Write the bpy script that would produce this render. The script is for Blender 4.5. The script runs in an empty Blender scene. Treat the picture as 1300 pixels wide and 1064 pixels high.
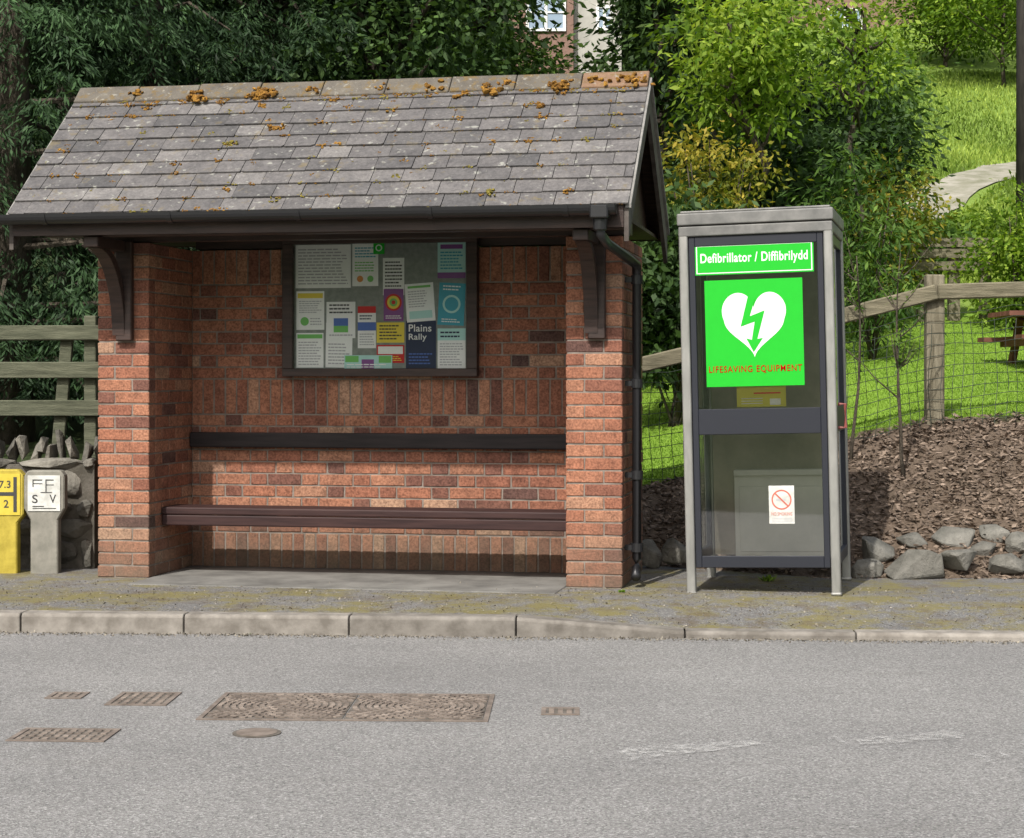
import bpy, bmesh, math, random
import numpy as np
from mathutils import Vector, Matrix
random.seed(5); rng=np.random.default_rng(7)
C=bpy.context.scene.collection
R=math.radians
F=2350.0; CH=1.215; HY=478.0
def W(px,py,Y): return Vector(((px-650)/F*Y, Y, CH+(HY-py)/F*Y))
def WX(px,Y): return (px-650)/F*Y

# ------------------------------------------------------------ materials
def newmat(name):
    m=bpy.data.materials.new(name); m.use_nodes=True
    nt=m.node_tree; nt.nodes.clear()
    out=nt.nodes.new('ShaderNodeOutputMaterial')
    return m,nt,out
def node(nt,t,**k):
    n=nt.nodes.new(t)
    for a,b in k.items(): setattr(n,a,b)
    return n
def c4(c): return (c[0],c[1],c[2],1)
def mixc(nt,fac,a,b,mode='MIX'):
    n=node(nt,'ShaderNodeMix',data_type='RGBA',blend_type=mode)
    if isinstance(fac,(int,float)): n.inputs[0].default_value=fac
    else: nt.links.new(fac,n.inputs[0])
    for i,v in ((6,a),(7,b)):
        if isinstance(v,(tuple,list)): n.inputs[i].default_value=c4(v)
        else: nt.links.new(v,n.inputs[i])
    return n.outputs[2]
def ramp(nt,fac,stops,interp='LINEAR'):
    n=node(nt,'ShaderNodeValToRGB'); cr=n.color_ramp; cr.interpolation=interp
    while len(cr.elements)<len(stops): cr.elements.new(.5)
    for e,(p,c) in zip(cr.elements,stops): e.position=p; e.color=c4(c) if len(c)==3 else c
    nt.links.new(fac,n.inputs[0]); return n.outputs[0]
def noise(nt,scale,detail=6,vec=None,rough=.6,sc3=None):
    tc=node(nt,'ShaderNodeTexCoord'); mp=node(nt,'ShaderNodeMapping')
    nt.links.new(tc.outputs['Object'],mp.inputs[0])
    if sc3: mp.inputs['Scale'].default_value=sc3
    n=node(nt,'ShaderNodeTexNoise'); n.inputs['Scale'].default_value=scale; n.inputs['Detail'].default_value=detail
    n.inputs['Roughness'].default_value=rough
    nt.links.new(mp.outputs[0],n.inputs['Vector']); return n.outputs['Fac']
def voro(nt,scale,out='Color',sc3=None):
    tc=node(nt,'ShaderNodeTexCoord'); mp=node(nt,'ShaderNodeMapping')
    nt.links.new(tc.outputs['Object'],mp.inputs[0])
    if sc3: mp.inputs['Scale'].default_value=sc3
    n=node(nt,'ShaderNodeTexVoronoi'); n.inputs['Scale'].default_value=scale
    nt.links.new(mp.outputs[0],n.inputs['Vector']); return n.outputs[out]
def attr(nt,name,out='Fac'):
    n=node(nt,'ShaderNodeAttribute'); n.attribute_name=name; return n.outputs[out]
def finish(nt,out,col,rough=.8,bump=None,bs=.3,dist=.01,metal=0,spec=.3):
    p=node(nt,'ShaderNodeBsdfPrincipled')
    if isinstance(col,(tuple,list)): p.inputs['Base Color'].default_value=c4(col)
    else: nt.links.new(col,p.inputs['Base Color'])
    p.inputs['Roughness'].default_value=rough; p.inputs['Metallic'].default_value=metal
    p.inputs['Specular IOR Level'].default_value=spec
    if bump is not None:
        b=node(nt,'ShaderNodeBump'); b.inputs['Strength'].default_value=bs; b.inputs['Distance'].default_value=dist
        nt.links.new(bump,b.inputs['Height']); nt.links.new(b.outputs[0],p.inputs['Normal'])
    nt.links.new(p.outputs[0],out.inputs[0])
def nmat(name,c1,c2,scale=8,rough=.8,bs=.3,dist=.01,metal=0,sc3=None,shade=False,spec=.3,lo=.35,hi=.65,fine=None):
    m,nt,out=newmat(name)
    n=noise(nt,scale,sc3=sc3)
    col=ramp(nt,n,[(lo,c1),(hi,c2)])
    if shade:
        s=attr(nt,'shade'); g=ramp(nt,s,[(0,(.55,.55,.55)),(1,(1.35,1.35,1.35))])
        col=mixc(nt,1,col,g,'MULTIPLY')
    bn=noise(nt,fine or scale*6,sc3=sc3)
    finish(nt,out,col,rough,bn,bs,dist,metal,spec); return m
def flat(name,c,rough=.6,spec=.3):
    m,nt,out=newmat(name)
    n=noise(nt,30); col=mixc(nt,n,tuple(x*.93 for x in c),tuple(min(1,x*1.06) for x in c))
    finish(nt,out,col,rough,spec=spec); return m
def glassmat(name,tint=(.9,.93,.92),refl=.0,ior=1.5):
    m,nt,out=newmat(name)
    t=node(nt,'ShaderNodeBsdfTransparent'); t.inputs[0].default_value=c4(tint)
    g=node(nt,'ShaderNodeBsdfGlossy'); g.inputs['Roughness'].default_value=.03; g.inputs[0].default_value=(.95,.97,1,1)
    fr=node(nt,'ShaderNodeFresnel'); fr.inputs[0].default_value=ior
    ad=node(nt,'ShaderNodeMath',operation='ADD'); nt.links.new(fr.outputs[0],ad.inputs[0]); ad.inputs[1].default_value=refl
    mx=node(nt,'ShaderNodeMixShader'); nt.links.new(ad.outputs[0],mx.inputs[0]); nt.links.new(t.outputs[0],mx.inputs[1]); nt.links.new(g.outputs[0],mx.inputs[2])
    nt.links.new(mx.outputs[0],out.inputs[0]); return m
def leafmat(name,c1,c2,trans=.35,rough=.6):
    m,nt,out=newmat(name)
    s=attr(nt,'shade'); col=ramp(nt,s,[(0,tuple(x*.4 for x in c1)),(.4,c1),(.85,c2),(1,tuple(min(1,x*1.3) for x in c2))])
    p=node(nt,'ShaderNodeBsdfPrincipled'); nt.links.new(col,p.inputs['Base Color']); p.inputs['Roughness'].default_value=rough
    p.inputs['Specular IOR Level'].default_value=.25
    t=node(nt,'ShaderNodeBsdfTranslucent'); 
    tc=mixc(nt,1,col,(1.2,1.2,.6),'MULTIPLY'); nt.links.new(tc,t.inputs[0])
    mx=node(nt,'ShaderNodeMixShader'); mx.inputs[0].default_value=trans
    nt.links.new(p.outputs[0],mx.inputs[1]); nt.links.new(t.outputs[0],mx.inputs[2]); nt.links.new(mx.outputs[0],out.inputs[0])
    return m

def brickmat():
    m,nt,out=newmat('red_brick')
    s=attr(nt,'shade')
    col=ramp(nt,s,[(0,(.10,.06,.052)),(.15,(.17,.08,.06)),(.35,(.25,.105,.068)),(.6,(.325,.14,.085)),(.82,(.36,.175,.108)),(1,(.39,.24,.16))])
    n=noise(nt,16,9,rough=.85); col=mixc(nt,1,col,ramp(nt,n,[(.32,(.48,.46,.47)),(.5,(1,1,1)),(.7,(1.32,1.3,1.28))]),'MULTIPLY')
    n2=noise(nt,80,4); col=mixc(nt,1,col,ramp(nt,n2,[(.35,(.58,.55,.55)),(.6,(1.1,1.1,1.1))]),'MULTIPLY')
    nb_=noise(nt,2.5,5); col=mixc(nt,1,col,ramp(nt,nb_,[(.3,(.8,.8,.82)),(.7,(1.14,1.12,1.1))]),'MULTIPLY')
    tc=node(nt,'ShaderNodeTexCoord'); sp=node(nt,'ShaderNodeSeparateXYZ'); nt.links.new(tc.outputs['Object'],sp.inputs[0])
    mr=node(nt,'ShaderNodeMapRange'); mr.inputs[1].default_value=.0; mr.inputs[2].default_value=.45; mr.inputs[3].default_value=1.2; mr.inputs[4].default_value=0
    nt.links.new(sp.outputs[2],mr.inputs[0]); n3=noise(nt,5); mu=node(nt,'ShaderNodeMath',operation='MULTIPLY'); nt.links.new(mr.outputs[0],mu.inputs[0]); nt.links.new(n3,mu.inputs[1])
    col=mixc(nt,mu.outputs[0],col,(.13,.115,.085))
    finish(nt,out,col,.9,n2,.6,.006); return m
def slatemat():
    m,nt,out=newmat('weathered_slate')
    s=attr(nt,'shade')
    col=ramp(nt,s,[(0,(.080,.078,.080)),(.35,(.106,.101,.102)),(.7,(.128,.121,.121)),(1,(.165,.157,.154))])
    n=noise(nt,7,9,rough=.75); col=mixc(nt,1,col,ramp(nt,n,[(.3,(.66,.66,.67)),(.7,(1.3,1.28,1.24))]),'MULTIPLY')
    n=noise(nt,45,4,rough=.75); col=mixc(nt,1,col,ramp(nt,n,[(.3,(.70,.70,.70)),(.7,(1.24,1.24,1.24))]),'MULTIPLY')
    l=noise(nt,20,5); col=mixc(nt,ramp(nt,l,[(.61,(0,0,0)),(.68,(.65,.65,.65))]),col,(.33,.33,.29))
    l2=noise(nt,9,6,rough=.7); col=mixc(nt,ramp(nt,l2,[(.58,(0,0,0)),(.67,(.55,.55,.55))]),col,(.16,.125,.06))
    finish(nt,out,col,.8,noise(nt,40,6),.6,.008); return m
def asphaltmat(name,base=.2,moss=False,scale=170,warm=(1,.975,.955)):
    m,nt,out=newmat(name)
    v=voro(nt,scale); sx=node(nt,'ShaderNodeSeparateXYZ'); nt.links.new(v,sx.inputs[0])
    b=base; cw=lambda k:tuple(b*k*q for q in warm)
    col=ramp(nt,sx.outputs[0],[(0,cw(.5)),(.35,cw(.9)),(.8,cw(1.12)),(1,cw(1.7))])
    n=noise(nt,.7,9,rough=.7); col=mixc(nt,1,col,ramp(nt,n,[(.3,(.84,.84,.84)),(.7,(1.12,1.12,1.11))]),'MULTIPLY')
    n2=noise(nt,60,6,rough=.8); col=mixc(nt,1,col,ramp(nt,n2,[(.3,(.76,.76,.76)),(.7,(1.2,1.2,1.19))]),'MULTIPLY')
    if moss:
        k=noise(nt,2.2,9,rough=.8); col=mixc(nt,ramp(nt,k,[(.46,(0,0,0)),(.57,(.8,.8,.8))]),col,(.175,.15,.045))
        k=noise(nt,3.7,9,rough=.85); col=mixc(nt,ramp(nt,k,[(.51,(0,0,0)),(.62,(.75,.75,.75))]),col,(.10,.075,.052))
    else:
        k=noise(nt,1.3,8,rough=.75,sc3=(.5,2,1)); col=mixc(nt,ramp(nt,k,[(.56,(0,0,0)),(.75,(.4,.4,.4))]),col,(.12,.11,.10))
    d=voro(nt,scale,'Distance')
    finish(nt,out,col,.85,d,.6,.005,spec=.3); return m

MAT={}
MAT['brick']=brickmat()
MAT['mortar']=nmat('dull_mortar',(.15,.125,.105),(.25,.215,.185),14,.95,.5,.004)
MAT['slate']=slatemat()
def ridgemat(name,a,b):
    m,nt,out=newmat(name); n=noise(nt,9,9,rough=.75); col=ramp(nt,n,[(.32,a),(.66,b)])
    s=attr(nt,'shade'); col=mixc(nt,1,col,ramp(nt,s,[(0,(.75,.75,.75)),(1,(1.2,1.2,1.2))]),'MULTIPLY')
    l=noise(nt,16,6,rough=.7); col=mixc(nt,ramp(nt,l,[(.52,(0,0,0)),(.62,(.8,.8,.8))]),col,(.15,.10,.035))
    l=noise(nt,30,5); col=mixc(nt,ramp(nt,l,[(.60,(0,0,0)),(.68,(.6,.6,.6))]),col,(.30,.29,.25))
    finish(nt,out,col,.9,noise(nt,50,6),.7,.01); return m
MAT['ridge']=ridgemat('ridge_clay',(.088,.078,.068),(.155,.138,.112))
MAT['clay']=ridgemat('orange_clay',(.14,.085,.055),(.215,.135,.085))
MAT['timber']=nmat('dark_stained_timber',(.024,.015,.013),(.055,.032,.026),6,.5,.3,.004,sc3=(.6,6,6),spec=.4)
MAT['bench']=nmat('purple_brown_bench_timber',(.026,.013,.013),(.050,.025,.023),5,.6,.25,.003,sc3=(.5,8,8),spec=.25)
MAT['benchblk']=nmat('black_backrest_timber',(.012,.010,.011),(.028,.021,.022),5,.55,.25,.003,sc3=(.5,8,8),spec=.25)
MAT['black']=flat('black_plastic',(.018,.018,.020),.35,.5)
MAT['barge']=nmat('weathered_barge_timber',(.05,.04,.035),(.11,.095,.085),8,.8,.3,.004)
MAT['verge']=nmat('verge_cement',(.17,.165,.155),(.27,.26,.245),14,.9,.4,.004)
MAT['soffit']=nmat('soffit_timber',(.032,.02,.015),(.065,.04,.028),7,.7,.3,.004,sc3=(.5,8,8))
MAT['steel']=nmat('brushed_steel',(.25,.25,.235),(.36,.355,.335),12,.5,.1,.002,metal=.6,sc3=(1,1,.3))
MAT['roofgrey']=nmat('booth_roof_grey',(.13,.13,.125),(.22,.215,.205),8,.6,.2,.003,metal=.2)
MAT['darkframe']=flat('dark_frame_paint',(.018,.020,.028),.45,.4)
MAT['glass']=glassmat('clear_glass',(.80,.81,.78),.085)
MAT['bglass']=glassmat('board_glass',(.97,.97,.97),.0,1.3)
MAT['green']=flat('sign_green',(.012,.42,.022),.5,.25)
MAT['white']=flat('white_print',(.74,.75,.73),.5)
MAT['paper']=flat('white_paper',(.80,.81,.78),.7)
MAT['red']=flat('red_print',(.52,.012,.012),.5)
MAT['signred']=flat('dark_red_print',(.36,.0,.0),.6,.1)
MAT['yellow']=flat('yellow_print',(.72,.58,.06),.5)
MAT['duyellow']=flat('dull_yellow_card',(.50,.46,.06),.6)
MAT['navy']=flat('navy_print',(.014,.024,.065),.5)
MAT['teal']=flat('teal_print',(.05,.33,.42),.5)
MAT['ltteal']=flat('light_teal_print',(.42,.68,.63),.5)
MAT['purple']=flat('purple_print',(.22,.07,.25),.5)
MAT['blue']=flat('blue_print',(.07,.14,.42),.5)
MAT['ink']=flat('grey_ink',(.42,.42,.43),.7)
MAT['black_ink']=flat('black_ink',(.05,.05,.05),.7)
MAT['lime']=flat('leaf_green_print',(.17,.48,.12),.6)
MAT['orange']=flat('orange_print',(.66,.26,.06),.6)
MAT['backing']=nmat('grey_board_felt',(.20,.22,.20),(.27,.29,.26),30,.9,.2,.002)
MAT['booth']=nmat('booth_inner_panel',(.15,.135,.105),(.36,.32,.26),1.6,.6,.1,.004)
MAT['boothgrey']=nmat('booth_grey_panel',(.50,.49,.45),(.64,.63,.58),3,.35,.1,.004)
MAT['concrete']=nmat('concrete_slab',(.10,.097,.09),(.20,.195,.18),3,.9,.4,.004)
MAT['kerb']=nmat('kerb_concrete',(.145,.13,.112),(.27,.248,.22),9,.9,.5,.004,shade=True)
MAT['asphalt']=asphaltmat('road_asphalt',.222)
MAT['pave']=asphaltmat('mossy_pavement',.165,True)
MAT['rust']=nmat('rusted_iron',(.13,.105,.087),(.23,.19,.16),14,.8,.5,.004,shade=True)
MAT['rustdark']=nmat('dirty_iron_recess',(.08,.068,.056),(.145,.128,.11),14,.9,.5,.004)
MAT['stone']=nmat('grey_wall_stone',(.08,.076,.065),(.215,.20,.17),5,.9,.8,.02,shade=True)
MAT['stonecore']=nmat('wall_mortar',(.07,.063,.05),(.13,.118,.10),12,.95,.6,.01)
MAT['rock']=nmat('grey_rock',(.09,.088,.075),(.22,.21,.185),5,.9,.8,.02,shade=True)
MAT['post']=nmat('weathered_fence_timber',(.12,.105,.07),(.24,.215,.155),6,.9,.7,.01,sc3=(5,5,.6))
MAT['rail']=nmat('weathered_rail_timber',(.11,.10,.065),(.23,.205,.14),6,.9,.7,.01,sc3=(.6,6,6))
MAT['leftfence']=nmat('mossy_green_grey_timber',(.06,.065,.042),(.135,.14,.095),6,.9,.7,.01,sc3=(.6,6,6))
MAT['wire']=flat('green_grey_wire',(.04,.05,.04),.6)
MAT['hydyellow']=nmat('yellow_marker_paint',(.30,.235,.03),(.48,.38,.06),9,.7,.4,.004)
MAT['hydplate']=nmat('yellow_marker_plate',(.48,.38,.04),(.62,.49,.07),9,.6,.2,.002)
MAT['concpost']=nmat('marker_concrete',(.17,.165,.14),(.27,.255,.22),9,.9,.4,.004)
MAT['dirtywhite']=nmat('weathered_white_plate',(.44,.44,.41),(.66,.66,.63),14,.6,.2,.002)
MAT['picnic']=nmat('red_brown_picnic_timber',(.11,.045,.03),(.17,.07,.05),8,.7,.3,.004)
MAT['bark']=nmat('tree_bark',(.05,.04,.03),(.12,.10,.075),9,.95,.9,.03,sc3=(2,2,.5))
MAT['pole']=nmat('dark_pole_timber',(.02,.018,.017),(.05,.045,.04),6,.9,.5,.01,sc3=(3,3,.5))
MAT['moss']=nmat('orange_brown_moss',(.14,.065,.015),(.32,.17,.03),30,1,.9,.01,shade=True)
MAT['mossg']=nmat('yellow_green_moss',(.14,.12,.022),(.26,.21,.045),30,1,.9,.01)
MAT['mulch']=nmat('bark_chips',(.12,.088,.066),(.26,.20,.155),30,.95,.4,.004,shade=True)
MAT['conifer']=leafmat('conifer_leaf',(.024,.052,.020),(.068,.13,.050),.25)
MAT['darkleaf']=leafmat('dark_broad_leaf',(.024,.052,.014),(.075,.135,.035),.3)
MAT['midleaf']=leafmat('mid_broad_leaf',(.05,.11,.018),(.16,.26,.05),.4)
MAT['limeleaf']=leafmat('lime_leaf',(.13,.235,.02),(.37,.48,.07),.5)
MAT['yellowleaf']=leafmat('golden_leaf',(.16,.19,.02),(.46,.36,.06),.45)
MAT['grass']=leafmat('grass_blade',(.13,.24,.022),(.235,.355,.045),.35)
MAT['bankgrass']=leafmat('bank_grass_blade',(.15,.24,.03),(.32,.41,.08),.4)
MAT['render']=nmat('grey_render',(.34,.33,.30),(.44,.43,.39),3,.9,.1,.004)
MAT['hbrick']=nmat('far_house_brick',(.19,.12,.095),(.26,.165,.13),12,.9,.2,.004)
MAT['hroof']=nmat('far_house_roof',(.09,.085,.09),(.14,.13,.13),8,.9,.2,.004)
MAT['hwin']=flat('far_window_pane',(.25,.33,.42),.15,.6)
MAT['pinkred']=flat('faded_red_handle',(.24,.07,.06),.5)
MAT['fadedred']=flat('faded_red_print',(.50,.14,.10),.6)

# ------------------------------------------------------------ mesh builder
class MB:
    def __init__(s): s.v=[];s.f=[];s.m=[];s.s=[]
    def add(s,vs,fs,mi=0,sh=.5,M=None):
        o=len(s.v)
        for v in vs:
            v=Vector(v)
            if M is not None: v=M@v
            s.v.append(tuple(v)); s.s.append(sh)
        for f in fs: s.f.append(tuple(i+o for i in f)); s.m.append(mi)
    def box(s,x0,x1,y0,y1,z0,z1,mi=0,sh=.5,M=None,j=0):
        vs=[(x,y,z) for z in (z0,z1) for y in (y0,y1) for x in (x0,x1)]
        if j: vs=[tuple(c+random.uniform(-j,j) for c in v) for v in vs]
        s.add(vs,[(0,2,3,1),(4,5,7,6),(0,1,5,4),(2,6,7,3),(0,4,6,2),(1,3,7,5)],mi,sh,M)
    def prism(s,poly,z0,z1,mi=0,sh=.5,M=None):
        n=len(poly); vs=[(p[0],p[1],z0) for p in poly]+[(p[0],p[1],z1) for p in poly]
        fs=[tuple(range(n))[::-1],tuple(range(n,2*n))]+[(i,(i+1)%n,n+(i+1)%n,n+i) for i in range(n)]
        s.add(vs,fs,mi,sh,M)
    def extr(s,prof,u0,u1,mi=0,sh=.5,M=None):
        n=len(prof); vs=[(u0,p[0],p[1]) for p in prof]+[(u1,p[0],p[1]) for p in prof]
        fs=[tuple(range(n))[::-1],tuple(range(n,2*n))]+[(i,(i+1)%n,n+(i+1)%n,n+i) for i in range(n)]
        s.add(vs,fs,mi,sh,M)
    def front(s,poly,y0,y1,mi=0,sh=.5):
        n=len(poly); vs=[(p[0],y0,p[1]) for p in poly]+[(p[0],y1,p[1]) for p in poly]
        fs=[tuple(range(n)),tuple(range(n,2*n))[::-1]]+[(i,n+i,n+(i+1)%n,(i+1)%n) for i in range(n)]
        s.add(vs,fs,mi,sh)
    def tube(s,pts,r,n=8,mi=0,sh=.5):
        pts=[Vector(p) for p in pts]; rr=r if isinstance(r,(list,tuple)) else [r]*len(pts)
        rings=[]
        for i,p in enumerate(pts):
            d=(pts[min(i+1,len(pts)-1)]-pts[max(i-1,0)]).normalized()
            a=d.cross(Vector((0,0,1)))
            if a.length<.05: a=d.cross(Vector((0,1,0)))
            a.normalize(); b=d.cross(a)
            rings.append([p+(a*math.cos(2*math.pi*k/n)+b*math.sin(2*math.pi*k/n))*rr[i] for k in range(n)])
        vs=[v for rg in rings for v in rg]; fs=[]
        for i in range(len(pts)-1):
            for k in range(n): fs.append((i*n+k,i*n+(k+1)%n,(i+1)*n+(k+1)%n,(i+1)*n+k))
        fs.append(tuple(range(n))[::-1]); fs.append(tuple(range((len(pts)-1)*n,len(pts)*n)))
        s.add(vs,fs,mi,sh)
    def beam(s,p0,p1,w,h,mi=0,sh=.5):
        p0=Vector(p0);p1=Vector(p1); d=(p1-p0).normalized(); a=d.cross(Vector((0,0,1)))
        if a.length<.05: a=Vector((1,0,0))
        a.normalize(); b=a.cross(d).normalized()
        vs=[p+a*x*w/2+b*y*h/2 for p in (p0,p1) for x,y in ((-1,-1),(1,-1),(1,1),(-1,1))]
        s.add(vs,[(0,1,2,3),(7,6,5,4),(0,4,5,1),(1,5,6,2),(2,6,7,3),(3,7,4,0)],mi,sh)
    def hull(s,pts,mi=0,sh=.5):
        bm=bmesh.new()
        for p in pts: bm.verts.new(p)
        r=bmesh.ops.convex_hull(bm,input=bm.verts)
        bm.verts.index_update(); used={v for f in bm.faces for v in f.verts}
        idx={};vs=[]
        for v in used: idx[v]=len(vs); vs.append(tuple(v.co))
        s.add(vs,[tuple(idx[v] for v in f.verts) for f in bm.faces],mi,sh); bm.free()
    def rock(s,c,dx,dy,dz,n=16,mi=0,sh=.5):
        pts=[]
        for _ in range(n):
            v=Vector((random.gauss(0,1),random.gauss(0,1),random.gauss(0,1))).normalized()
            k=max(abs(v.x),abs(v.y),abs(v.z)); v=v/(k**.55)*random.uniform(.85,1)
            pts.append((c[0]+v.x*dx,c[1]+v.y*dy,c[2]+v.z*dz))
        s.hull(pts,mi,sh)
    def build(s,name,mats,parent=None,bevel=0,smooth=False,seg=1):
        me=bpy.data.meshes.new(name); me.from_pydata(s.v,[],s.f)
        if not isinstance(mats,(list,tuple)): mats=[mats]
        for m in mats: me.materials.append(MAT[m] if isinstance(m,str) else m)
        me.polygons.foreach_set('material_index',s.m)
        a=me.attributes.new('shade','FLOAT','POINT'); a.data.foreach_set('value',s.s)
        bm=bmesh.new(); bm.from_mesh(me); bmesh.ops.recalc_face_normals(bm,faces=bm.faces); bm.to_mesh(me); bm.free()
        if smooth: me.polygons.foreach_set('use_smooth',[True]*len(me.polygons))
        me.update()
        o=bpy.data.objects.new(name,me); C.objects.link(o)
        if parent: o.parent=parent
        if bevel:
            b=o.modifiers.new('b','BEVEL'); b.width=bevel; b.segments=seg; b.limit_method='ANGLE'
        return o
def thing(name,label,cat,loc=(0,0,0),rz=0,group=None,ry=0):
    o=bpy.data.objects.new(name,None); C.objects.link(o); o.location=loc
    o.rotation_euler=(0,ry,rz); o['label']=label; o['category']=cat
    if group: o['group']=group
    return o
def tag(o,label,cat,group=None,kind=None):
    o['label']=label; o['category']=cat
    if group: o['group']=group
    if kind: o['kind']=kind
    return o
def struct(o,label,cat): o['kind']='structure'; o['label']=label; o['category']=cat; return o
def text(name,string,width,height,loc,m,parent,bold=.012,sp=1.04):
    cu=bpy.data.curves.new(name,'FONT'); cu.body=string; cu.align_x='CENTER'; cu.align_y='CENTER'; cu.offset=bold; cu.extrude=.002; cu.space_character=sp
    t=bpy.data.objects.new('tmp',cu); C.objects.link(t); bpy.context.view_layer.update()
    dg=bpy.context.evaluated_depsgraph_get(); me=bpy.data.meshes.new_from_object(t.evaluated_get(dg))
    bpy.data.objects.remove(t)
    xs=[v.co.x for v in me.vertices]; ys=[v.co.y for v in me.vertices]
    cx=(min(xs)+max(xs))/2; cy=(min(ys)+max(ys))/2; sx=width/(max(xs)-min(xs)); sy=height/(max(ys)-min(ys))
    for v in me.vertices:
        x=(v.co.x-cx)*sx; y=(v.co.y-cy)*sy; z=v.co.z*.25
        v.co=(x,-z,y)
    me.materials.clear(); me.materials.append(MAT[m])
    o=bpy.data.objects.new(name,me); C.objects.link(o); o.parent=parent; o.location=loc
    return o

# ------------------------------------------------------------ leaves
def unit(a): return a/np.maximum(np.linalg.norm(a,axis=1,keepdims=True),1e-6)
def leaves(name,P,D,L,Wd,shade,mat,parent=None,up=.6):
    n=len(P); D=unit(D)
    rnd=rng.normal(size=(n,3)); rnd[:,2]+=up*2
    S=unit(np.cross(D,rnd)); L=np.broadcast_to(L,(n,)).reshape(n,1); Wd=np.broadcast_to(Wd,(n,)).reshape(n,1)
    V=np.empty((n,4,3)); V[:,0]=P; V[:,1]=P+D*L*.45+S*Wd*.5; V[:,2]=P+D*L; V[:,3]=P+D*L*.45-S*Wd*.5
    me=bpy.data.meshes.new(name); me.vertices.add(n*4); me.vertices.foreach_set('co',V.reshape(-1))
    me.loops.add(n*4); me.loops.foreach_set('vertex_index',np.arange(n*4,dtype=np.int32))
    me.polygons.add(n); me.polygons.foreach_set('loop_start',np.arange(0,n*4,4,dtype=np.int32))
    try: me.polygons.foreach_set('loop_total',np.full(n,4,dtype=np.int32))
    except Exception: pass
    me.update(calc_edges=True)
    a=me.attributes.new('shade','FLOAT','POINT'); a.data.foreach_set('value',np.repeat(np.clip(shade,0,1),4).astype(np.float32))
    me.materials.append(MAT[mat])
    o=bpy.data.objects.new(name,me); C.objects.link(o)
    if parent: o.parent=parent
    return o

# ------------------------------------------------------------ terrain
def G(x,y):
    x=np.asarray(x,float); y=np.asarray(y,float)
    b0=np.interp(x,[-60,-2.5,.93,2.98,4,60],[.5,.45,.43,.9,.97,1.2])
    yf=np.interp(x,[-60,-3,-2.6,.6,1.0,1.9,60],[11.8,11.8,12.1,12.1,11.75,11.08,11.05])
    yr=np.interp(x,[-60,-3,.6,1.2,60],[12.1,12.1,12.6,13,13])
    t=np.clip((y-yf)/(yr-yf),0,1)
    z=-.05+(b0+.05)*t**.85
    up=np.interp(y,[13,20,30,34,60,110,200],[0,.7,2.93,4.15,12.6,22,30])
    z=z+np.where(y>yr,up,0)
    z=np.where(y<10.6,-.25,z); z=np.where(y<3.2,-.07+np.clip(-12-y,0,60)*.22,z)  # unseen hill behind the camera, added to block horizon sky in glass reflections
    w=.05*np.clip((y-13.5)/6,0,6)
    return z+w*(np.sin(x*.9+y*.4)+np.sin(x*.37-y*.7+1))*.5
def Gf(x,y): return float(G(x,y))
xs=np.unique(np.round(np.concatenate([np.arange(-90,-8,3),np.arange(-8,-4,.4),np.arange(-4,7,.12),np.arange(7,14,.5),np.arange(14,91,3)]),3))
ys=np.unique(np.round(np.concatenate([np.arange(-90,3,6),[3.19,3.21],np.arange(3.5,10.5,.7),[10.59,10.61],np.arange(10.7,14,.1),np.arange(14,26,.3),np.arange(26,44,.8),np.arange(44,200,4)]),3))
XX,YY=np.meshgrid(xs,ys); ZZ=G(XX,YY)
mul=(XX>.5)&(YY>11)&(YY<13.1+.15*np.sin(XX*3))
ZZ=ZZ+np.where(mul,rng.normal(0,.012,XX.shape),0)
nx,ny=len(xs),len(ys)
me=bpy.data.meshes.new('ground')
idx=np.arange(nx*ny).reshape(ny,nx)
q=np.stack([idx[:-1,:-1],idx[:-1,1:],idx[1:,1:],idx[1:,:-1]],-1).reshape(-1,4)
me.from_pydata(np.stack([XX,YY,ZZ],-1).reshape(-1,3).tolist(),[],q.tolist())
col=np.zeros((ny,nx,4)); col[...]=(.04,.055,.022,1)
lawn=(YY>=13.05)&(YY<21)&(XX>.3); col[lawn]=(.17,.28,.035,1)
bank=(YY>=21)&(XX>3.0+.03*(YY-20)); col[bank]=(.17,.25,.05,1)
col[mul]=(.12,.09,.068,1); col[YY<3.2]=(.08,.11,.045,1)
ca=me.attributes.new('zone','FLOAT_COLOR','POINT'); ca.data.foreach_set('color',col.reshape(-1).astype(np.float32))
m,nt,out=newmat('ground_cover'); cc=attr(nt,'zone','Color'); nn=noise(nt,1.2,8,rough=.75); cc=mixc(nt,1,cc,ramp(nt,nn,[(.3,(.78,.8,.78)),(.7,(1.15,1.15,1.15))]),'MULTIPLY')
n2=noise(nt,45,4); cc=mixc(nt,1,cc,ramp(nt,n2,[(.3,(.7,.7,.7)),(.7,(1.25,1.25,1.25))]),'MULTIPLY'); finish(nt,out,cc,1,n2,.6,.02,spec=.1)
me.materials.append(m); o=bpy.data.objects.new('ground',me); C.objects.link(o)
me.polygons.foreach_set('use_smooth',[True]*len(me.polygons))
struct(o,'sloping ground with mulch bed, lawn and hillside behind the shelter','ground')

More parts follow.
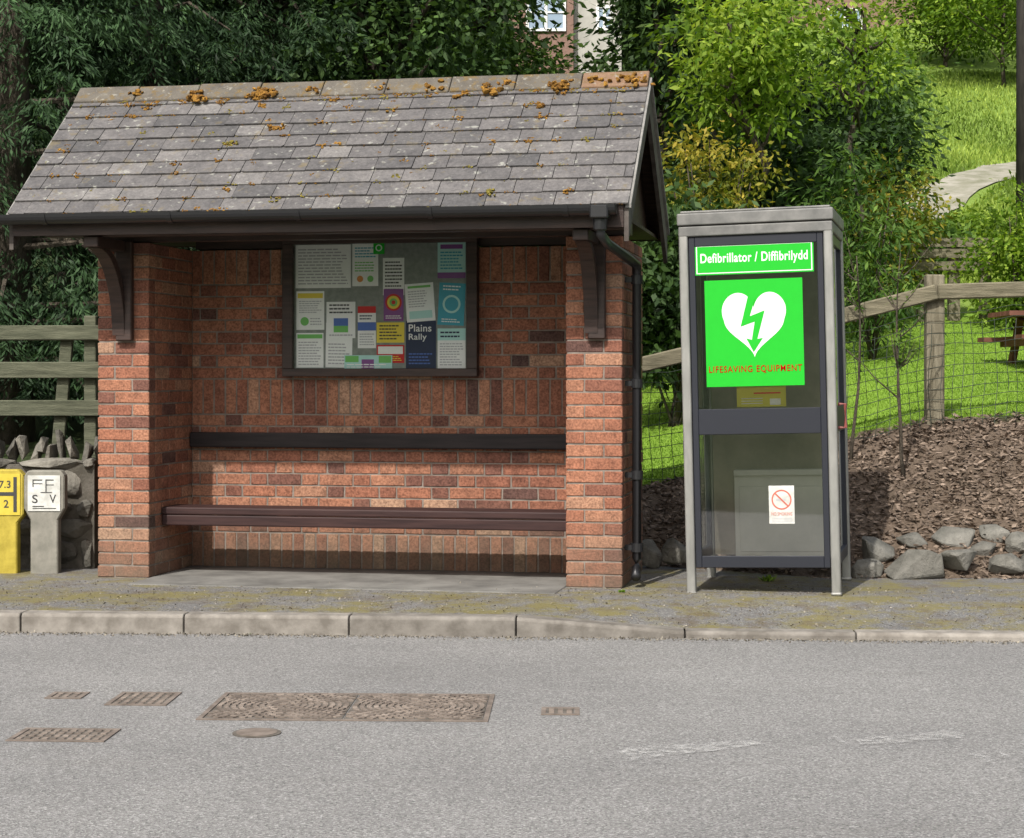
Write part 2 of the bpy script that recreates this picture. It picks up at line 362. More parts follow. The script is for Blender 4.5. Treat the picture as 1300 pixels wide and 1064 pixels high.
# ------------------------------------------------------------ road, kerb, pavement
ka=R(3.76); ex=Vector((math.cos(ka),-math.sin(ka),0)); en=Vector((math.sin(ka),math.cos(ka),0)); K0=Vector((0,9.34,0))
def K(t,n,z): return K0+ex*t+en*n+Vector((0,0,z))
mb=MB(); mb.add([K(-90,-6.1,-.1),K(90,-6.1,-.1),K(90,.02,-.1),K(-90,.02,-.1)],[(0,1,2,3)])
struct(mb.build('road','asphalt'),'grey sunlit asphalt road surface in the foreground','road')
def ktop(t): return float(np.interp(t,[.02,.87],[0,-.062]))
mb=MB()
for k in range(-60,60):
    t0=.02+.85*k+.004; t1=.02+.85*(k+1)-.004; sh=random.uniform(.3,.75)
    za,zb=ktop(t0),ktop(t1)
    if k>1: za=zb=-.062
    j=random.uniform(-.002,.002); a,b=t0,t1
    pr=[(0,-.16),(0,-.014),(.012,0),(.125,0),(.125,-.16)]
    vs=[K(a,p[0]+j,(p[1]+za) if p[1]>-.1 else p[1]) for p in pr]+[K(b,p[0]+j,(p[1]+zb) if p[1]>-.1 else p[1]) for p in pr]
    n=5; mb.add(vs,[tuple(range(n)),tuple(range(n,2*n))]+[(i,(i+1)%n,n+(i+1)%n,n+i) for i in range(n)],0,sh)
struct(mb.build('kerb','kerb',bevel=.004),'row of worn concrete kerbstones dropping lower towards the right','kerb')
ts=np.concatenate([[-90,-40,-10],np.arange(-6,7,.15),[10,40,90]]); ns=np.array([.127,.16,.22,.32,.45,.6,.8,1.1,1.5,2.0,2.4,2.85])
vs=[];fs=[]
for n_ in ns:
    for t in ts:
        e=np.clip((n_-.127)/.7,0,1); z=ktop(t)*(1-e)-.006*(1-e)
        vs.append(K(float(t),float(n_),z+random.uniform(-.002,.002)))
nt_=len(ts)
for i in range(len(ns)-1):
    for j in range(nt_-1): fs.append((i*nt_+j,i*nt_+j+1,(i+1)*nt_+j+1,(i+1)*nt_+j))
mb=MB(); mb.add(vs,fs); struct(mb.build('pavement','pave',smooth=True),'mossy tarmac pavement between the kerb and the shelter','pavement')
MAT['grit']=nmat('loose_grit',(.10,.085,.065),(.27,.245,.20),40,.95,.3,.003,shade=True)
n=6500; t_=rng.uniform(-3.6,3.6,n); nn_=np.where(rng.random(n)<.45,-np.abs(rng.normal(0,.05,n))-.004,rng.uniform(.13,1.5,n))
P=[]
for a,b in zip(t_,nn_):
    z=-.098 if b<0 else ktop(a)*(1-min(1,max(0,(b-.127)/.7)))+.0
    P.append(tuple(K(float(a),float(b),z)))
P=np.array(P); D=rng.normal(size=(n,3)); D[:,2]=np.abs(D[:,2])*.4
o=leaves('loose_grit',P,D,rng.uniform(.006,.018,n),rng.uniform(.005,.012,n),rng.random(n),'grit'); tag(o,'loose grit and crumbs along the kerb and pavement','grit',kind='stuff')

m,nt,out=newmat('worn_white_paint'); n=noise(nt,26,8,rough=.85); p=node(nt,'ShaderNodeBsdfPrincipled'); p.inputs['Base Color'].default_value=(.52,.51,.49,1); p.inputs['Roughness'].default_value=.8
t=node(nt,'ShaderNodeBsdfTransparent'); mx=node(nt,'ShaderNodeMixShader'); f=ramp(nt,n,[(.46,(0,0,0)),(.62,(.7,.7,.7))]); nt.links.new(f,mx.inputs[0]); nt.links.new(t.outputs[0],mx.inputs[1]); nt.links.new(p.outputs[0],mx.inputs[2]); nt.links.new(mx.outputs[0],out.inputs[0]); MAT['wornwhite']=m
def g2(px,py): Y=1.315*F/(py-HY); return (WX(px,Y),Y)
for polys,l in (([[(785,956),(800,950),(880,946),(965,940),(972,946),(905,955),(850,960),(800,968)]],'worn white road line left of the other two'),([[(1048,938),(1062,936),(1074,944),(1060,947)],[(1085,939),(1150,934),(1215,928),(1224,938),(1150,944),(1092,947)]],'worn white road line, the longer one at the right'),([[(1228,959),(1242,957),(1262,967),(1250,970)],[(1268,956),(1280,960),(1284,965),(1272,963)]],'short worn white road mark near the right edge')):
    mb=MB()
    for poly in polys: mb.add([(*g2(*p_),-.095) for p_ in poly],[tuple(range(len(poly)))])
    o=mb.build('road_marking',m); struct(o,l,'road marking')

def cover(name,label,x,Y,w,d,rz,kind):
    t=thing(name,label,'utility cover',(x,Y,-.1),rz)
    mb=MB(); b=.02
    for (a0,a1,b0,b1) in ((-w/2,w/2,-d/2,-d/2+b),(-w/2,w/2,d/2-b,d/2),(-w/2,-w/2+b,-d/2+b,d/2-b),(w/2-b,w/2,-d/2+b,d/2-b)): mb.box(a0,a1,b0,b1,.001,.005)
    mb.build('frame','rust',t)
    nc=2 if kind=='double' else 1; cw=(w-2*b)/nc
    for c in range(nc):
        x0=-w/2+b+c*cw+.003; x1=x0+cw-.006; cx=(x0+x1)/2
        mb=MB(); mb.box(x0,x1,-d/2+b+.003,d/2-b-.003,.001,.003,1)
        if kind=='double':
            for ri in range(1,14):
                r=.028*ri; n=max(5,int(2*math.pi*r/.042))
                for k in range(n):
                    a=2*math.pi*(k+.5*(ri%2))/n; px=cx+r*math.cos(a); py=r*math.sin(a)
                    if x0+.014<px<x1-.014 and abs(py)<d/2-b-.014:
                        Mx=Matrix.Translation((px,py,0))@Matrix.Rotation(a,4,'Z'); mb.box(-.009,.009,-.015,.015,.003,.008,0,random.uniform(.3,1),Mx)
        else:
            nxn=max(3,int((x1-x0)/.03)); nyn=max(3,int((d-2*b)/.04))
            for i in range(nxn):
                for j in range(nyn):
                    px=x0+(i+.5)*(x1-x0)/nxn; py=-d/2+b+(j+.5)*(d-2*b)/nyn; mb.box(px-.010,px+.010,py-.014,py+.014,.003,.006,0,random.uniform(.3,.9))
        mb.build('cover_plate',['rust','rustdark'],t)
cover('manhole_cover','large rusty double manhole cover with raised studs in the road',-.64,7.36,1.12,.60,R(-2),'double')
cover('access_cover','small rusty studded cover just left of the large manhole',-1.50,7.54,.25,.30,R(-2),'s')
cover('access_cover','wide dirty cover nearest the lower left of the road',-1.64,6.78,.36,.24,R(-3),'s')
cover('access_cover','tiny rusty cover right of the large manhole',.19,7.26,.15,.16,R(-2),'s')
cover('access_cover','tiny faint cover farthest left and farthest from the viewer',-1.83,7.62,.15,.15,R(-2),'s')
t=thing('stopcock_cover','small round iron cover in front of the large manhole','utility cover',(-.94,6.82,-.1)); mb=MB()
mb.prism([(.09*math.cos(a*math.pi/12),.09*math.sin(a*math.pi/12)) for a in range(24)],.001,.004); mb.build('ring','rustdark',t)
mb=MB(); mb.prism([(.075*math.cos(a*math.pi/12),.075*math.sin(a*math.pi/12)) for a in range(24)],.004,.006); mb.build('lid','rust',t)

# ------------------------------------------------------------ bus shelter
SA=R(10.8); SO=Vector((-.937,10.9,0))
def SW(u,v,z): return SO+Vector((math.cos(SA)*u+math.sin(SA)*v,-math.sin(SA)*u+math.cos(SA)*v,z))
sh=thing('bus_shelter','red brick bus shelter with slate roof beside the green-signed defibrillator booth','bus shelter',SO,-SA)
def rb(): return min(1,max(0,random.choice([random.gauss(.62,.2)]*5+[random.gauss(.22,.1)])))
PT=.327; IU=1.27; OU=1.597; VI=.72; VB=.97; H=2.025
def pier(side):
    mb=MB(); k=.005
    def X(a,b): return (a,b) if side>0 else (-b,-a)
    x0,x1=X(IU+k,OU-k); mb.box(x0,x1,k,VB-k,-.02,H-.006,1)
    for c in range(27):
        z0=c*.075+.004; z1=z0+.066; A=c%2==0
        def br(a,b,v0,v1):
            x0,x1=X(a,b); mb.box(x0,x1,v0,v1,z0,z1,0,rb(),j=.0018)
        for v0,v1 in ((0,.1025),(VB-.1025,VB)):
            if A: br(IU,IU+.2155,v0,v1); br(IU+.2235,OU,v0,v1)
            else: br(IU,IU+.1035,v0,v1); br(IU+.1115,OU,v0,v1)
        v=.1115; first=.215 if A else .1025
        L=first
        while v<VB-.12:
            e=min(v+L,VB-.1125)
            if e-v>.03: br(IU,IU+.1025,v,e); br(OU-.1025,OU,v,e)
            v=e+.009; L=.215
    mb.build('side_wall',['brick','mortar'],sh,bevel=.004)
pier(1); pier(-1)
mb=MB(); mb.box(-IU-.002,IU+.002,VI+.005,VB-.005,-.02,H-.006,1)
z=.004
rows=['S']+['c']*10+['S']+['c']*8+['S']
for ri,rw in enumerate(rows):
    h=.216 if rw=='S' else .066
    for (v0,v1) in ((VI,VI+.1025),(VB-.1025,VB)):
        if rw=='S':
            x=-IU+.004
            while x<IU-.03:
                mb.box(x,min(x+.066,IU-.004),v0,v1,z,z+h,0,rb(),j=.0018); x+=.075
        else:
            x=-IU+.004-(.169 if ri%2 else 0); st=True
            while x<IU-.02:
                L=.216 if st else .1035; a=max(x,-IU+.004); b=min(x+L,IU-.004)
                if b-a>.02: mb.box(a,b,v0,v1,z,z+h,0,rb() if st else rb()*.78,j=.0018)
                x+=L+.009; st=not st
    z+=h+.009
mb.build('back_wall',['brick','mortar'],sh,bevel=.004)
mb=MB(); mb.box(-IU+.005,IU-.005,-.34,VI-.004,-.03,.006); mb.build('floor_slab','concrete',sh,bevel=.004)
# roof
PH=math.atan(.835); cp,spn=math.cos(PH),math.sin(PH); SL=1.303; UL,UR=-1.93,1.70; EZ=2.15
def Vp(off0,off1,v_ext=0):
    def pt(v,off): return EZ+(min(v,1-v)+.5)*.835+off/cp
    a,b=-.5-v_ext,1.5+v_ext
    return [(a,pt(a,off1)),(.5,pt(.5,off1)),(b,pt(b,off1)),(b,pt(b,off0)),(.5,pt(.5,off0)),(a,pt(a,off0))]
mb=MB(); mb.extr(Vp(-.04,-.005),UL+.03,UR-.03); rf=mb.build('roof','soffit',sh)
Mf=Matrix(((1,0,0,0),(0,cp,-spn,-.5),(0,spn,cp,EZ),(0,0,0,1)))
Mr=Matrix(((-1,0,0,0),(0,-cp,spn,1.5),(0,spn,cp,EZ),(0,0,0,1)))
mb=MB(); NR=10; gz=SL/NR
for M,ua,ub in ((Mf,UL,UR),(Mr,-UR,-UL)):
    for r in range(NR):
        x=ua-random.uniform(0,.1)
        s0=r*gz-.025
        while x<ub:
            w=random.uniform(.16,.25); a=max(x,ua); b=min(x+w,ub)
            if ub-b<.05: b=ub
            if b-a>.02:
                d=random.uniform(-.003,.003); e0=s0+d; top=min(s0+gz*2,SL-.004)
                ch=random.random(); k1=random.uniform(.005,.022) if ch<.2 else .002; k2=random.uniform(.005,.022) if ch>.82 else .002
                poly=[(a+.002+k1,e0),((a+b)/2,e0+random.uniform(-.002,.002)),(b-.002-k2,e0+random.uniform(-.002,.002)),(b-.002,e0+k2*.8),(b-.002,top),(a+.002,top),(a+.002,e0+k1*.8)]
                lift=.019+random.uniform(0,.006); tilt=-(lift-.002)/(gz*2); q=min(1,max(0,random.gauss(.5,.25)))
                Ml=M@Matrix.Translation((0,0,lift))@Matrix.Translation((0,e0,0))@Matrix.Rotation(tilt,4,'X')@Matrix.Translation((0,-e0,0))
                mb.prism(poly,0,.009,0,q,Ml)
            if b>=ub: break
            x+=w
slt=mb.build('slates','slate',rf)
n=9; step=(UR-UL)/n
for k in range(n):
    mb=MB(); a=UL+k*step+.003; b=a+step-.006; dz=random.uniform(-.004,.004)
    az=EZ+.835+.055+dz; w=.115
    prof=[(.5-w,az-w*.835),(.5-.012,az+.004),(.5+.012,az+.004),(.5+w,az-w*.835),(.5+w-.008,az-w*.835-.018),(.5,az-.026),(.5-w+.008,az-w*.835-.018)]
    mb.extr(prof,a,b,0,random.uniform(.2,.8))
    o=mb.build('ridge_tile','ridge' if k<n-1 else 'clay',rf,bevel=.004)
    if k==n-1: o['label']='warmer brown clay ridge tile at the right end'
for nm,u0,u1 in (('bargeboard',UL+.003,UL+.028),('bargeboard',UR-.028,UR-.003)):
    mb=MB(); mb.extr(Vp(-.15,-.006,.002),u0,u1); mb.build(nm,'barge',sh)
for u0,u1 in ((UL-.012,UL+.02),(UR-.02,UR+.012)):
    mb=MB(); mb.extr(Vp(-.004,.014,.012),u0,u1); mb.build('verge_strip','verge',rf)
for u0,u1 in ((1.555,1.585),(-1.585,-1.555)):
    mb=MB(); zb=2.135; f=lambda v:EZ+(min(v,1-v)+.5)*.835-.045/cp
    mb.extr([(-.42,zb),(-.42,f(-.42)),(.5,f(.5)),(1.42,f(1.42)),(1.42,zb)],u0,u1); mb.build('gable_panel','soffit',sh)
mb=MB()
v=-.43
while v<1.4: mb.box(-1.75,1.64,v,v+.096,2.105,2.125); v+=.1
mb.build('ceiling_boards','soffit',sh)
mb=MB(); mb.box(-1.75,1.66,-.40,-.31,2.03,2.10); mb.build('eave_beam','timber',sh,bevel=.004)
mb=MB(); mb.box(-1.65,1.64,.02,.12,2.028,2.10); mb.box(-1.25,1.25,VI+.02,VI+.12,2.028,2.10); mb.build('wall_plate','timber',sh)
mb=MB(); mb.box(UL+.03,UR-.03,-.512,-.487,2.03,2.155); mb.build('fascia','timber',sh)
mb=MB(); gr=.055; gz_=2.145; gv=-.572
half=[math.pi+ i*math.pi/10 for i in range(11)]
prof=[(gv+gr*math.cos(a),gz_+gr*math.sin(a)) for a in half]
prof+= [(gv+(gr-.006)*math.cos(a),gz_+(gr-.006)*math.sin(a)) for a in half[::-1]]
mb.extr(prof,UL-.02,UR-.06)
for u in (UL-.02,UR-.064): mb.extr([(gv+gr*math.cos(a),gz_+gr*math.sin(a)) for a in half],u,u+.004)
gut=mb.build('gutter','black',sh,smooth=False)
for u in np.linspace(UL+.25,UR-.35,5):
    mb=MB(); mb.extr([(gv+(gr+.005)*math.cos(a),gz_+(gr+.005)*math.sin(a)) for a in half],u,u+.03); mb.build('gutter_bracket','black',gut)
mb=MB(); mb.box(1.50,1.60,gv-.058,gv+.058,gz_-.075,gz_-.0); mb.tube([(1.55,gv,gz_-.07),(1.55,gv,gz_-.14)],[.042,.036],14); mb.build('gutter_outlet','black',gut,bevel=.008)
mb=MB(); mb.tube([(1.55,gv,2.04),(1.552,gv+.005,1.99),(1.575,gv+.10,1.945),(1.64,-.02,1.885),(1.665,.11,1.86),(1.665,.13,1.80),(1.665,.13,.16),(1.665,.12,.11),(1.67,.04,.06)],.027,14); dp=mb.build('downpipe','black',sh,smooth=True)
for z in (1.75,1.15,.62,.2):
    mb=MB(); mb.tube([(1.665,.13,z),(1.665,.13,z+.05)],.035,14); mb.box(1.598,1.66,.11,.15,z+.01,z+.04); mb.build('pipe_clip','black',dp)
for s_ in (-1,1):
    u=s_*1.434; 
    mb=MB(); mb.box(u-.03,u+.07,-.05,-.002,1.43,2.03); 
    br=mb.build('bracket_post','timber',sh,bevel=.006)
    mb=MB(); mb.box(u-.055,u+.035,-.46,-.052,1.965,2.028); mb.build('bracket_arm','timber',br,bevel=.005)
    nn=10; outer=[];inner=[]
    for i in range(nn+1):
        a=i/nn*math.pi/2
        outer.append((-.052-(.38)*(1-math.cos(a)),1.46+.502*math.sin(a)))
        inner.append((-.052-(.25)*(1-math.cos(a)) ,1.60+.362*math.sin(a)))
    mb=MB(); mb.extr(outer+inner[::-1],u-.05,u+.03); mb.build('curved_brace','timber',br,bevel=.004)
mb=MB()
for a,b in ((.19,.315),(.325,.45)): mb.box(-IU+.003,IU-.003,a,b,.372,.417)
mb.box(-IU+.003,IU-.003,.195,.225,.305,.370); mb.build('bench_seat','bench',sh,bevel=.008,seg=2)
mb=MB(); mb.box(-IU+.003,IU-.003,VI-.05,VI-.003,.765,.86); mb.build('bench_backrest','benchblk',sh,bevel=.008,seg=2)
def mosslump(mb,M,x,y,z,r,mi):
    for _ in range(random.randint(6,11)):
        c=M@Vector((x+random.gauss(0,r*.75),y+random.gauss(0,r*.5),z+random.uniform(0,r*.3)))
        mb.rock(c,r*random.uniform(.25,.5),r*random.uniform(.25,.5),r*random.uniform(.2,.38),14,mi,random.uniform(.1,1))
mb=MB()
for px in (185,262,264,345,350,352,340,358,500,560,640,655,632,715,718,722,726,768,810,350,412,268,812,720,800):
    u=(px-105)/(825-105)*(UR-UL)+UL; mosslump(mb,Mf,u,SL-.08+random.uniform(-.06,.03),.045,random.uniform(.03,.055),0)
for px,dy in ((345,-.13),(262,-.12),(352,-.2),(717,-.1),(385,-.45),(388,-.47),(800,-.12),(520,-.3),(205,-.2),(700,-.3),(300,-.14),(610,-.14)):
    u=(px-105)/(825-105)*(UR-UL)+UL; mosslump(mb,Mf,u,SL+dy,.025,random.uniform(.025,.045),0)
for _ in range(90):
    u=random.uniform(UL+.1,UR-.05); mosslump(mb,Mf,u,SL-random.uniform(.11,.15),.028,random.uniform(.007,.02),random.choice([0,0,1]))
for _ in range(420):
    r=random.choice([0,1,2,3,4,5,6,7,8,9,7,8,9]); mosslump(mb,Mf,random.uniform(UL+.05,UR-.05),r*gz-.02+random.choice([0,0,random.uniform(0,.1)]),.024,random.uniform(.006,.013)*random.choice([.8,1,1,2.1]),random.choice([0,0,1]))
mosslump(mb,Mf,-.75,.68,.03,.03,1); mosslump(mb,Mf,.9,.1,.03,.03,1)
mo=mb.build('moss',['moss','mossg'],rf); mo['kind']='stuff'; mo['label']='orange and yellow moss clumps on the slates and ridge'

# ------------------------------------------------------------ notice board
bu0,bu1,bz0,bz1=-.644,.611,1.215,2.092
nb=thing('notice_board','glazed dark framed notice board full of posters on the shelter back wall','notice board',SW(0,VI,0),-SA)
def bu(px): return -.644+(px-360)/(607-360)*1.255
def bz(py): return 1.222+(475-py)/(475-295)*.875
mb=MB(); d0,d1=-.075,-.004; fw=.068
mb.box(bu0,bu1,d0,d1,bz0,bz0+.05); mb.box(bu0,bu1,d0,d1,bz1-.045,bz1); mb.box(bu0,bu0+fw,d0,d1,bz0+.05,bz1-.045); mb.box(bu1-fw,bu1,d0,d1,bz0+.05,bz1-.045)
mb.build('frame','timber',nb,bevel=.003)
mb=MB(); mb.box(bu0+fw,bu1-fw,-.03,-.006,bz0+.05,bz1-.045); mb.build('backing_board','backing',nb)
mb=MB(); mb.add([(bu0+fw,-.062,bz0+.05),(bu1-fw,-.062,bz0+.05),(bu1-fw,-.062,bz1-.045),(bu0+fw,-.062,bz1-.045)],[(0,1,2,3)]); mb.build('glass_pane','bglass',nb)
pal=['paper','ink','black_ink','lime','yellow','red','navy','teal','ltteal','purple','blue','orange','white','green']
pi={k:i for i,k in enumerate(pal)}
def poster(px0,py0,px1,py1,base,els,label,layer=0,rot=0):
    u0,u1,z1,z0=bu(px0),bu(px1),bz(py0),bz(py1); w=u1-u0;h=z1-z0; y=-.032-.0022*layer
    mb=MB(); mb.box(-w/2,w/2,y-.0008,y,-h/2,h/2,pi[base])
    for e in els:
        if e[0]=='r':
            _,a,b,c,d,cn=e; mb.box(-w/2+a*w,-w/2+c*w,y-.0013,y-.0009,h/2-d*h,h/2-b*h,pi[cn])
        elif e[0]=='o':
            _,cx,cy,rr,cn=e; mb.front([(-w/2+cx*w+rr*w*math.cos(k*math.pi/10),h/2-cy*h+rr*w*math.sin(k*math.pi/10)) for k in range(20)],y-.0016-(.5-rr)*.001,y-.0013,pi[cn])
        elif e[0]=='t':
            _,a,b,c,d,n,cn=e
            for i in range(n):
                zz=b+(d-b)*(i+.2)/n; th=(d-b)/n*.42; x=a; end=c-random.uniform(0,(c-a)*.3)
                while x<end:
                    l=random.uniform(.05,.16)*(c-a)+.02; mb.box(-w/2+x*w,-w/2+min(x+l,c)*w,y-.0019,y-.0014,h/2-(zz+th)*h,h/2-zz*h,pi[cn]); x+=l+.02
    o=mb.build('poster',pal,nb); o.location=((u0+u1)/2,0,(z0+z1)/2); o.rotation_euler=(0,R(rot),0); o['label']=label
    return o
T=lambda a,b,c,d,n,cn='ink':('t',a,b,c,d,n,cn)
poster(375,306,446,362,'paper',[T(.05,.08,.95,.94,12)],'large white sheet with faint drawing at top left')
poster(448,305,481,360,'paper',[T(.1,.08,.9,.35,4,'teal'),T(.1,.42,.9,.68,4,'lime'),('o',.3,.83,.12,'orange'),('o',.7,.83,.12,'lime')],'white poster with teal and green lettering')
poster(376,366,412,416,'paper',[('r',.05,.05,.95,.18,'yellow'),T(.1,.24,.9,.58,6,'ink'),('o',.3,.78,.15,'lime'),T(.5,.68,.92,.9,3,'ink')],'white sheet with yellow heading')
poster(376,420,411,465,'paper',[('r',.04,.04,.96,.16,'lime'),T(.08,.24,.92,.95,9)],'white sheet with green heading')
poster(415,380,452,427,'paper',[T(.1,.05,.9,.35,3,'black_ink'),('r',.25,.45,.75,.66,'blue'),('r',.25,.66,.75,.84,'lime'),T(.1,.88,.9,.97,1)],'white flyer with small landscape picture',1)
poster(414,407,448,465,'paper',[T(.1,.05,.9,.35,3,'black_ink'),T(.1,.45,.9,.95,7)],'white flyer with black lettering',0,1)
poster(455,386,478,440,'paper',[('r',0,0,1,.16,'red'),T(.1,.2,.9,.34,2,'navy'),('r',0,.38,1,.58,'blue'),T(.1,.64,.9,.95,5)],'red and blue leaflet')
poster(487,324,514,372,'paper',[T(.1,.08,.9,.9,9,'black_ink')],'narrow white notice with dark print')
poster(488,364,513,405,'purple',[('o',.5,.42,.42,'red'),('o',.5,.42,.32,'yellow'),('o',.5,.42,.2,'lime'),('o',.5,.42,.1,'red'),T(.1,.82,.9,.95,2,'paper')],'colourful poster with round pattern',1)
poster(516,357,552,406,'paper',[('r',.1,.06,.9,.12,'lime'),T(.1,.18,.75,.64,7),('r',.1,.72,.9,.92,'ltteal')],'white notice with green stripe',1,-4)
poster(479,407,514,433,'yellow',[T(.1,.1,.9,.9,5,'black_ink')],'yellow notice with black print')
poster(479,436,514,459,'red',[('r',.05,.08,.95,.5,'paper'),T(.1,.6,.9,.92,3,'yellow')],'red and white leaflet')
pr=poster(516,405,554,467,'navy',[T(.1,.66,.9,.92,4,'blue')],'dark navy rally poster with white lettering')
text('lettering','Plains',.145,.045,(-.005,-.0345,.105),'white',pr); text('lettering','Rally',.115,.05,(-.02,-.0345,.045),'white',pr)
poster(556,304,591,351,'ltteal',[('r',0,.84,1,1,'purple'),('r',.1,.08,.9,.2,'purple'),T(.1,.26,.9,.78,6,'teal')],'pale teal poster with purple foot')
poster(557,357,590,411,'teal',[('o',.5,.5,.34,'ltteal'),('o',.5,.5,.26,'teal'),T(.15,.05,.85,.2,2,'paper'),T(.15,.84,.85,.95,2,'paper')],'deep teal poster with round badge',0,3)
poster(556,415,591,466,'paper',[('r',0,0,1,.3,'ltteal'),T(.1,.06,.9,.26,2,'navy'),T(.08,.36,.92,.95,9)],'white sheet with light teal top')
poster(438,449,499,467,'ltteal',[('r',.02,.05,.3,.5,'lime'),('r',.36,.3,.62,.95,'purple'),('r',.72,.05,.98,.55,'lime'),T(.05,.6,.95,.95,2,'paper')],'row of small green leaflets',2)
poster(475,303,489,319,'green',[('o',.5,.5,.3,'white'),('o',.5,.5,.2,'green')],'small green round sticker',2)

# ------------------------------------------------------------ defibrillator booth
BA=R(14); bw=.86; bo=Vector((1.402,10.335,0))
bx=thing('telephone_booth','steel framed glass phone booth with green defibrillator signs','telephone booth',bo,-BA,ry=R(-1.35))
hw=bw/2
for sx in (-1,1):
    for y0 in (0,bw-.05):
        mb=MB(); mb.box(min(sx*hw,sx*(hw-.052)),max(sx*hw,sx*(hw-.052)),y0,y0+.05,0.0,2.03); mb.box(sx*(hw-.026)-.03,sx*(hw-.026)+.03,y0-.004,y0+.054,-.01,.012); mb.build('corner_post','steel',bx,bevel=.01,seg=3)
mb=MB(); mb.box(-hw-.006,hw+.006,-.01,bw+.01,2.075,2.143); mb.box(-hw,hw,-.002,bw+.002,2.012,2.070); mb.box(-hw+.01,hw-.01,.01,bw-.01,2.143,2.158); mb.build('roof','roofgrey',bx,bevel=.012,seg=3)
def panel(M,name,glass=True):
    x0,x1=-hw+.055,hw-.055; a=.034
    mb=MB()
    for (p0,p1,q0,q1) in ((x0,x0+a,.145,2.01),(x1-a,x1,.145,2.01),(x0+a,x1-a,1.955,2.01),(x0+a,x1-a,.893,1.037),(x0+a,x1-a,.145,.21)): mb.box(p0,p1,.012,.040,q0,q1,0,.5,M)
    o=mb.build(name,'darkframe',bx,bevel=.003)
    for (q0,q1) in ((1.037,1.955),(.21,.893)):
        g=MB(); g.add([(x0+a,.026,q0),(x1-a,.026,q0),(x1-a,.026,q1),(x0+a,.026,q1)],[(0,1,2,3)],0,.5,M); g.build('glass_pane','glass',o)
    return o
I=Matrix.Identity(4)
fp=panel(I,'front_panel')
right=Matrix.Translation((hw,hw,0))@Matrix.Rotation(R(90),4,'Z')
left=Matrix.Translation((-hw,hw,0))@Matrix.Rotation(R(-90),4,'Z')
dr=panel(right,'door'); lp=panel(left,'side_panel')
mb=MB(); mb.tube([(hw+.0,.10,1.05),(hw+.04,.10,1.05),(hw+.04,.10,.92),(hw+.0,.10,.92)],.010,8); mb.build('handle','pinkred',dr)
mb=MB(); mb.box(-hw+.055,hw-.055,bw-.045,bw-.02,.145,2.01); mb.build('rear_panel','booth',bx)
mb=MB(); mb.box(-.24,.36,bw-.13,bw-.047,.13,.66); mb.box(-.21,.33,bw-.136,bw-.131,.17,.56,0); mb.box(-.24,.36,bw-.15,bw-.131,.625,.66,0); mb.build('equipment_housing','boothgrey',bx,bevel=.005)
sg=MB(); sg.box(-.342,.322,.0175,.0225,1.792,1.966,0); sg.box(-.334,.314,.0165,.0174,1.800,1.958,1); sg.box(-.328,.308,.0155,.0164,1.806,1.952,0)
hs=sg.build('header_sign',['green','white'],bx); hs['label']='long green header sign with white border'
text('lettering','Defibrillator / Diffibrilydd',.60,.070,(-.01,.0152,1.879),'white',hs,bold=.02,sp=1.08)
def sp(px,py):
    return (-.291+(px-898)/(1022-898)*.547, 1.761-(py-354)/(490-354)*.599)
a,b=sp(898,354); c,d=sp(1022,490)
sg=MB(); sg.box(a,c,.0175,.0225,d,b,0)
bs_=sg.build('heart_sign',['green'],bx); bs_['label']='square green sign with white heart and arrow bolt'
hp=[]
N=96
for i in range(N):
    th=2*math.pi*i/N; x=16*math.sin(th)**3; y=13*math.cos(th)-5*math.cos(2*th)-2*math.cos(3*th)-math.cos(4*th)
    if y<0: x*=1+.15*math.sin(math.pi*min(1,-y/17))
    hp.append(sp(960.2+x*2.54,406-y*(2.80 if y<0 else 2.95)))
mb=MB(); mb.front(hp,.0158,.0166,0); mb.build('heart','white',bs_)
bolt=[(953,376),(943,414),(961,408),(957,431),(950,429),(959,447),(971,429),(964,430),(974,394),(955,401),(962,379)]
mb=MB(); mb.front([sp(*p_) for p_ in bolt],.0145,.0154,0); mb.build('bolt_arrow','green',bs_)
text('lettering','LIFESAVING EQUIPMENT',.52,.043,(sp(960.5,0)[0],.0160,sp(0,468.5)[1]),'signred',bs_,bold=.008,sp=1.15)
mb=MB(); mb.box(-.125,.15,.031,.033,1.045,1.19,0); mb.box(-.03,.12,.0302,.0308,1.118,1.126,2)
for i in range(3): mb.box(-.10,.02,.0302,.0308,1.062+i*.014,1.067+i*.014,1)
mb.box(.06,.12,.0302,.0308,1.055,1.09,1); mb.build('yellow_card',['duyellow','dirtywhite','red'],fp)['label']='yellow notice behind the glass'
mb=MB(); mb.box(.042,.183,.021,.0238,.391,.603,0)
cx,cz=.1125,.525
def ring(mb,cx,cz,r0,r1,y0,y1,mi,n=28):
    for k in range(n):
        a0=2*math.pi*k/n;a1=2*math.pi*(k+1)/n
        mb.front([(cx+r0*math.cos(a0),cz+r0*math.sin(a0)),(cx+r1*math.cos(a0),cz+r1*math.sin(a0)),(cx+r1*math.cos(a1),cz+r1*math.sin(a1)),(cx+r0*math.cos(a1),cz+r0*math.sin(a1))],y0,y1,mi)
ring(mb,cx,cz,.048,.056,.0200,.0208,1)
q=.034; mb.front([(cx-q-.003,cz+q-.003),(cx-q+.003,cz+q+.003),(cx+q+.003,cz-q+.003),(cx+q-.003,cz-q-.003)],.0192,.0199,1)
mb.box(cx-.03,cx+.022,.0202,.0208,cz-.006,cz+.006,2)
for i in range(3): mb.box(cx-.055,cx+.055,.0202,.0208,.400+i*.010,.404+i*.010,2)
ns=mb.build('no_smoking_sign',['dirtywhite','fadedred','ink'],fp); ns['label']='small white no smoking sign'
text('lettering','NO SMOKING',.115,.018,(.1125,.0202,.446),'fadedred',ns,bold=0)

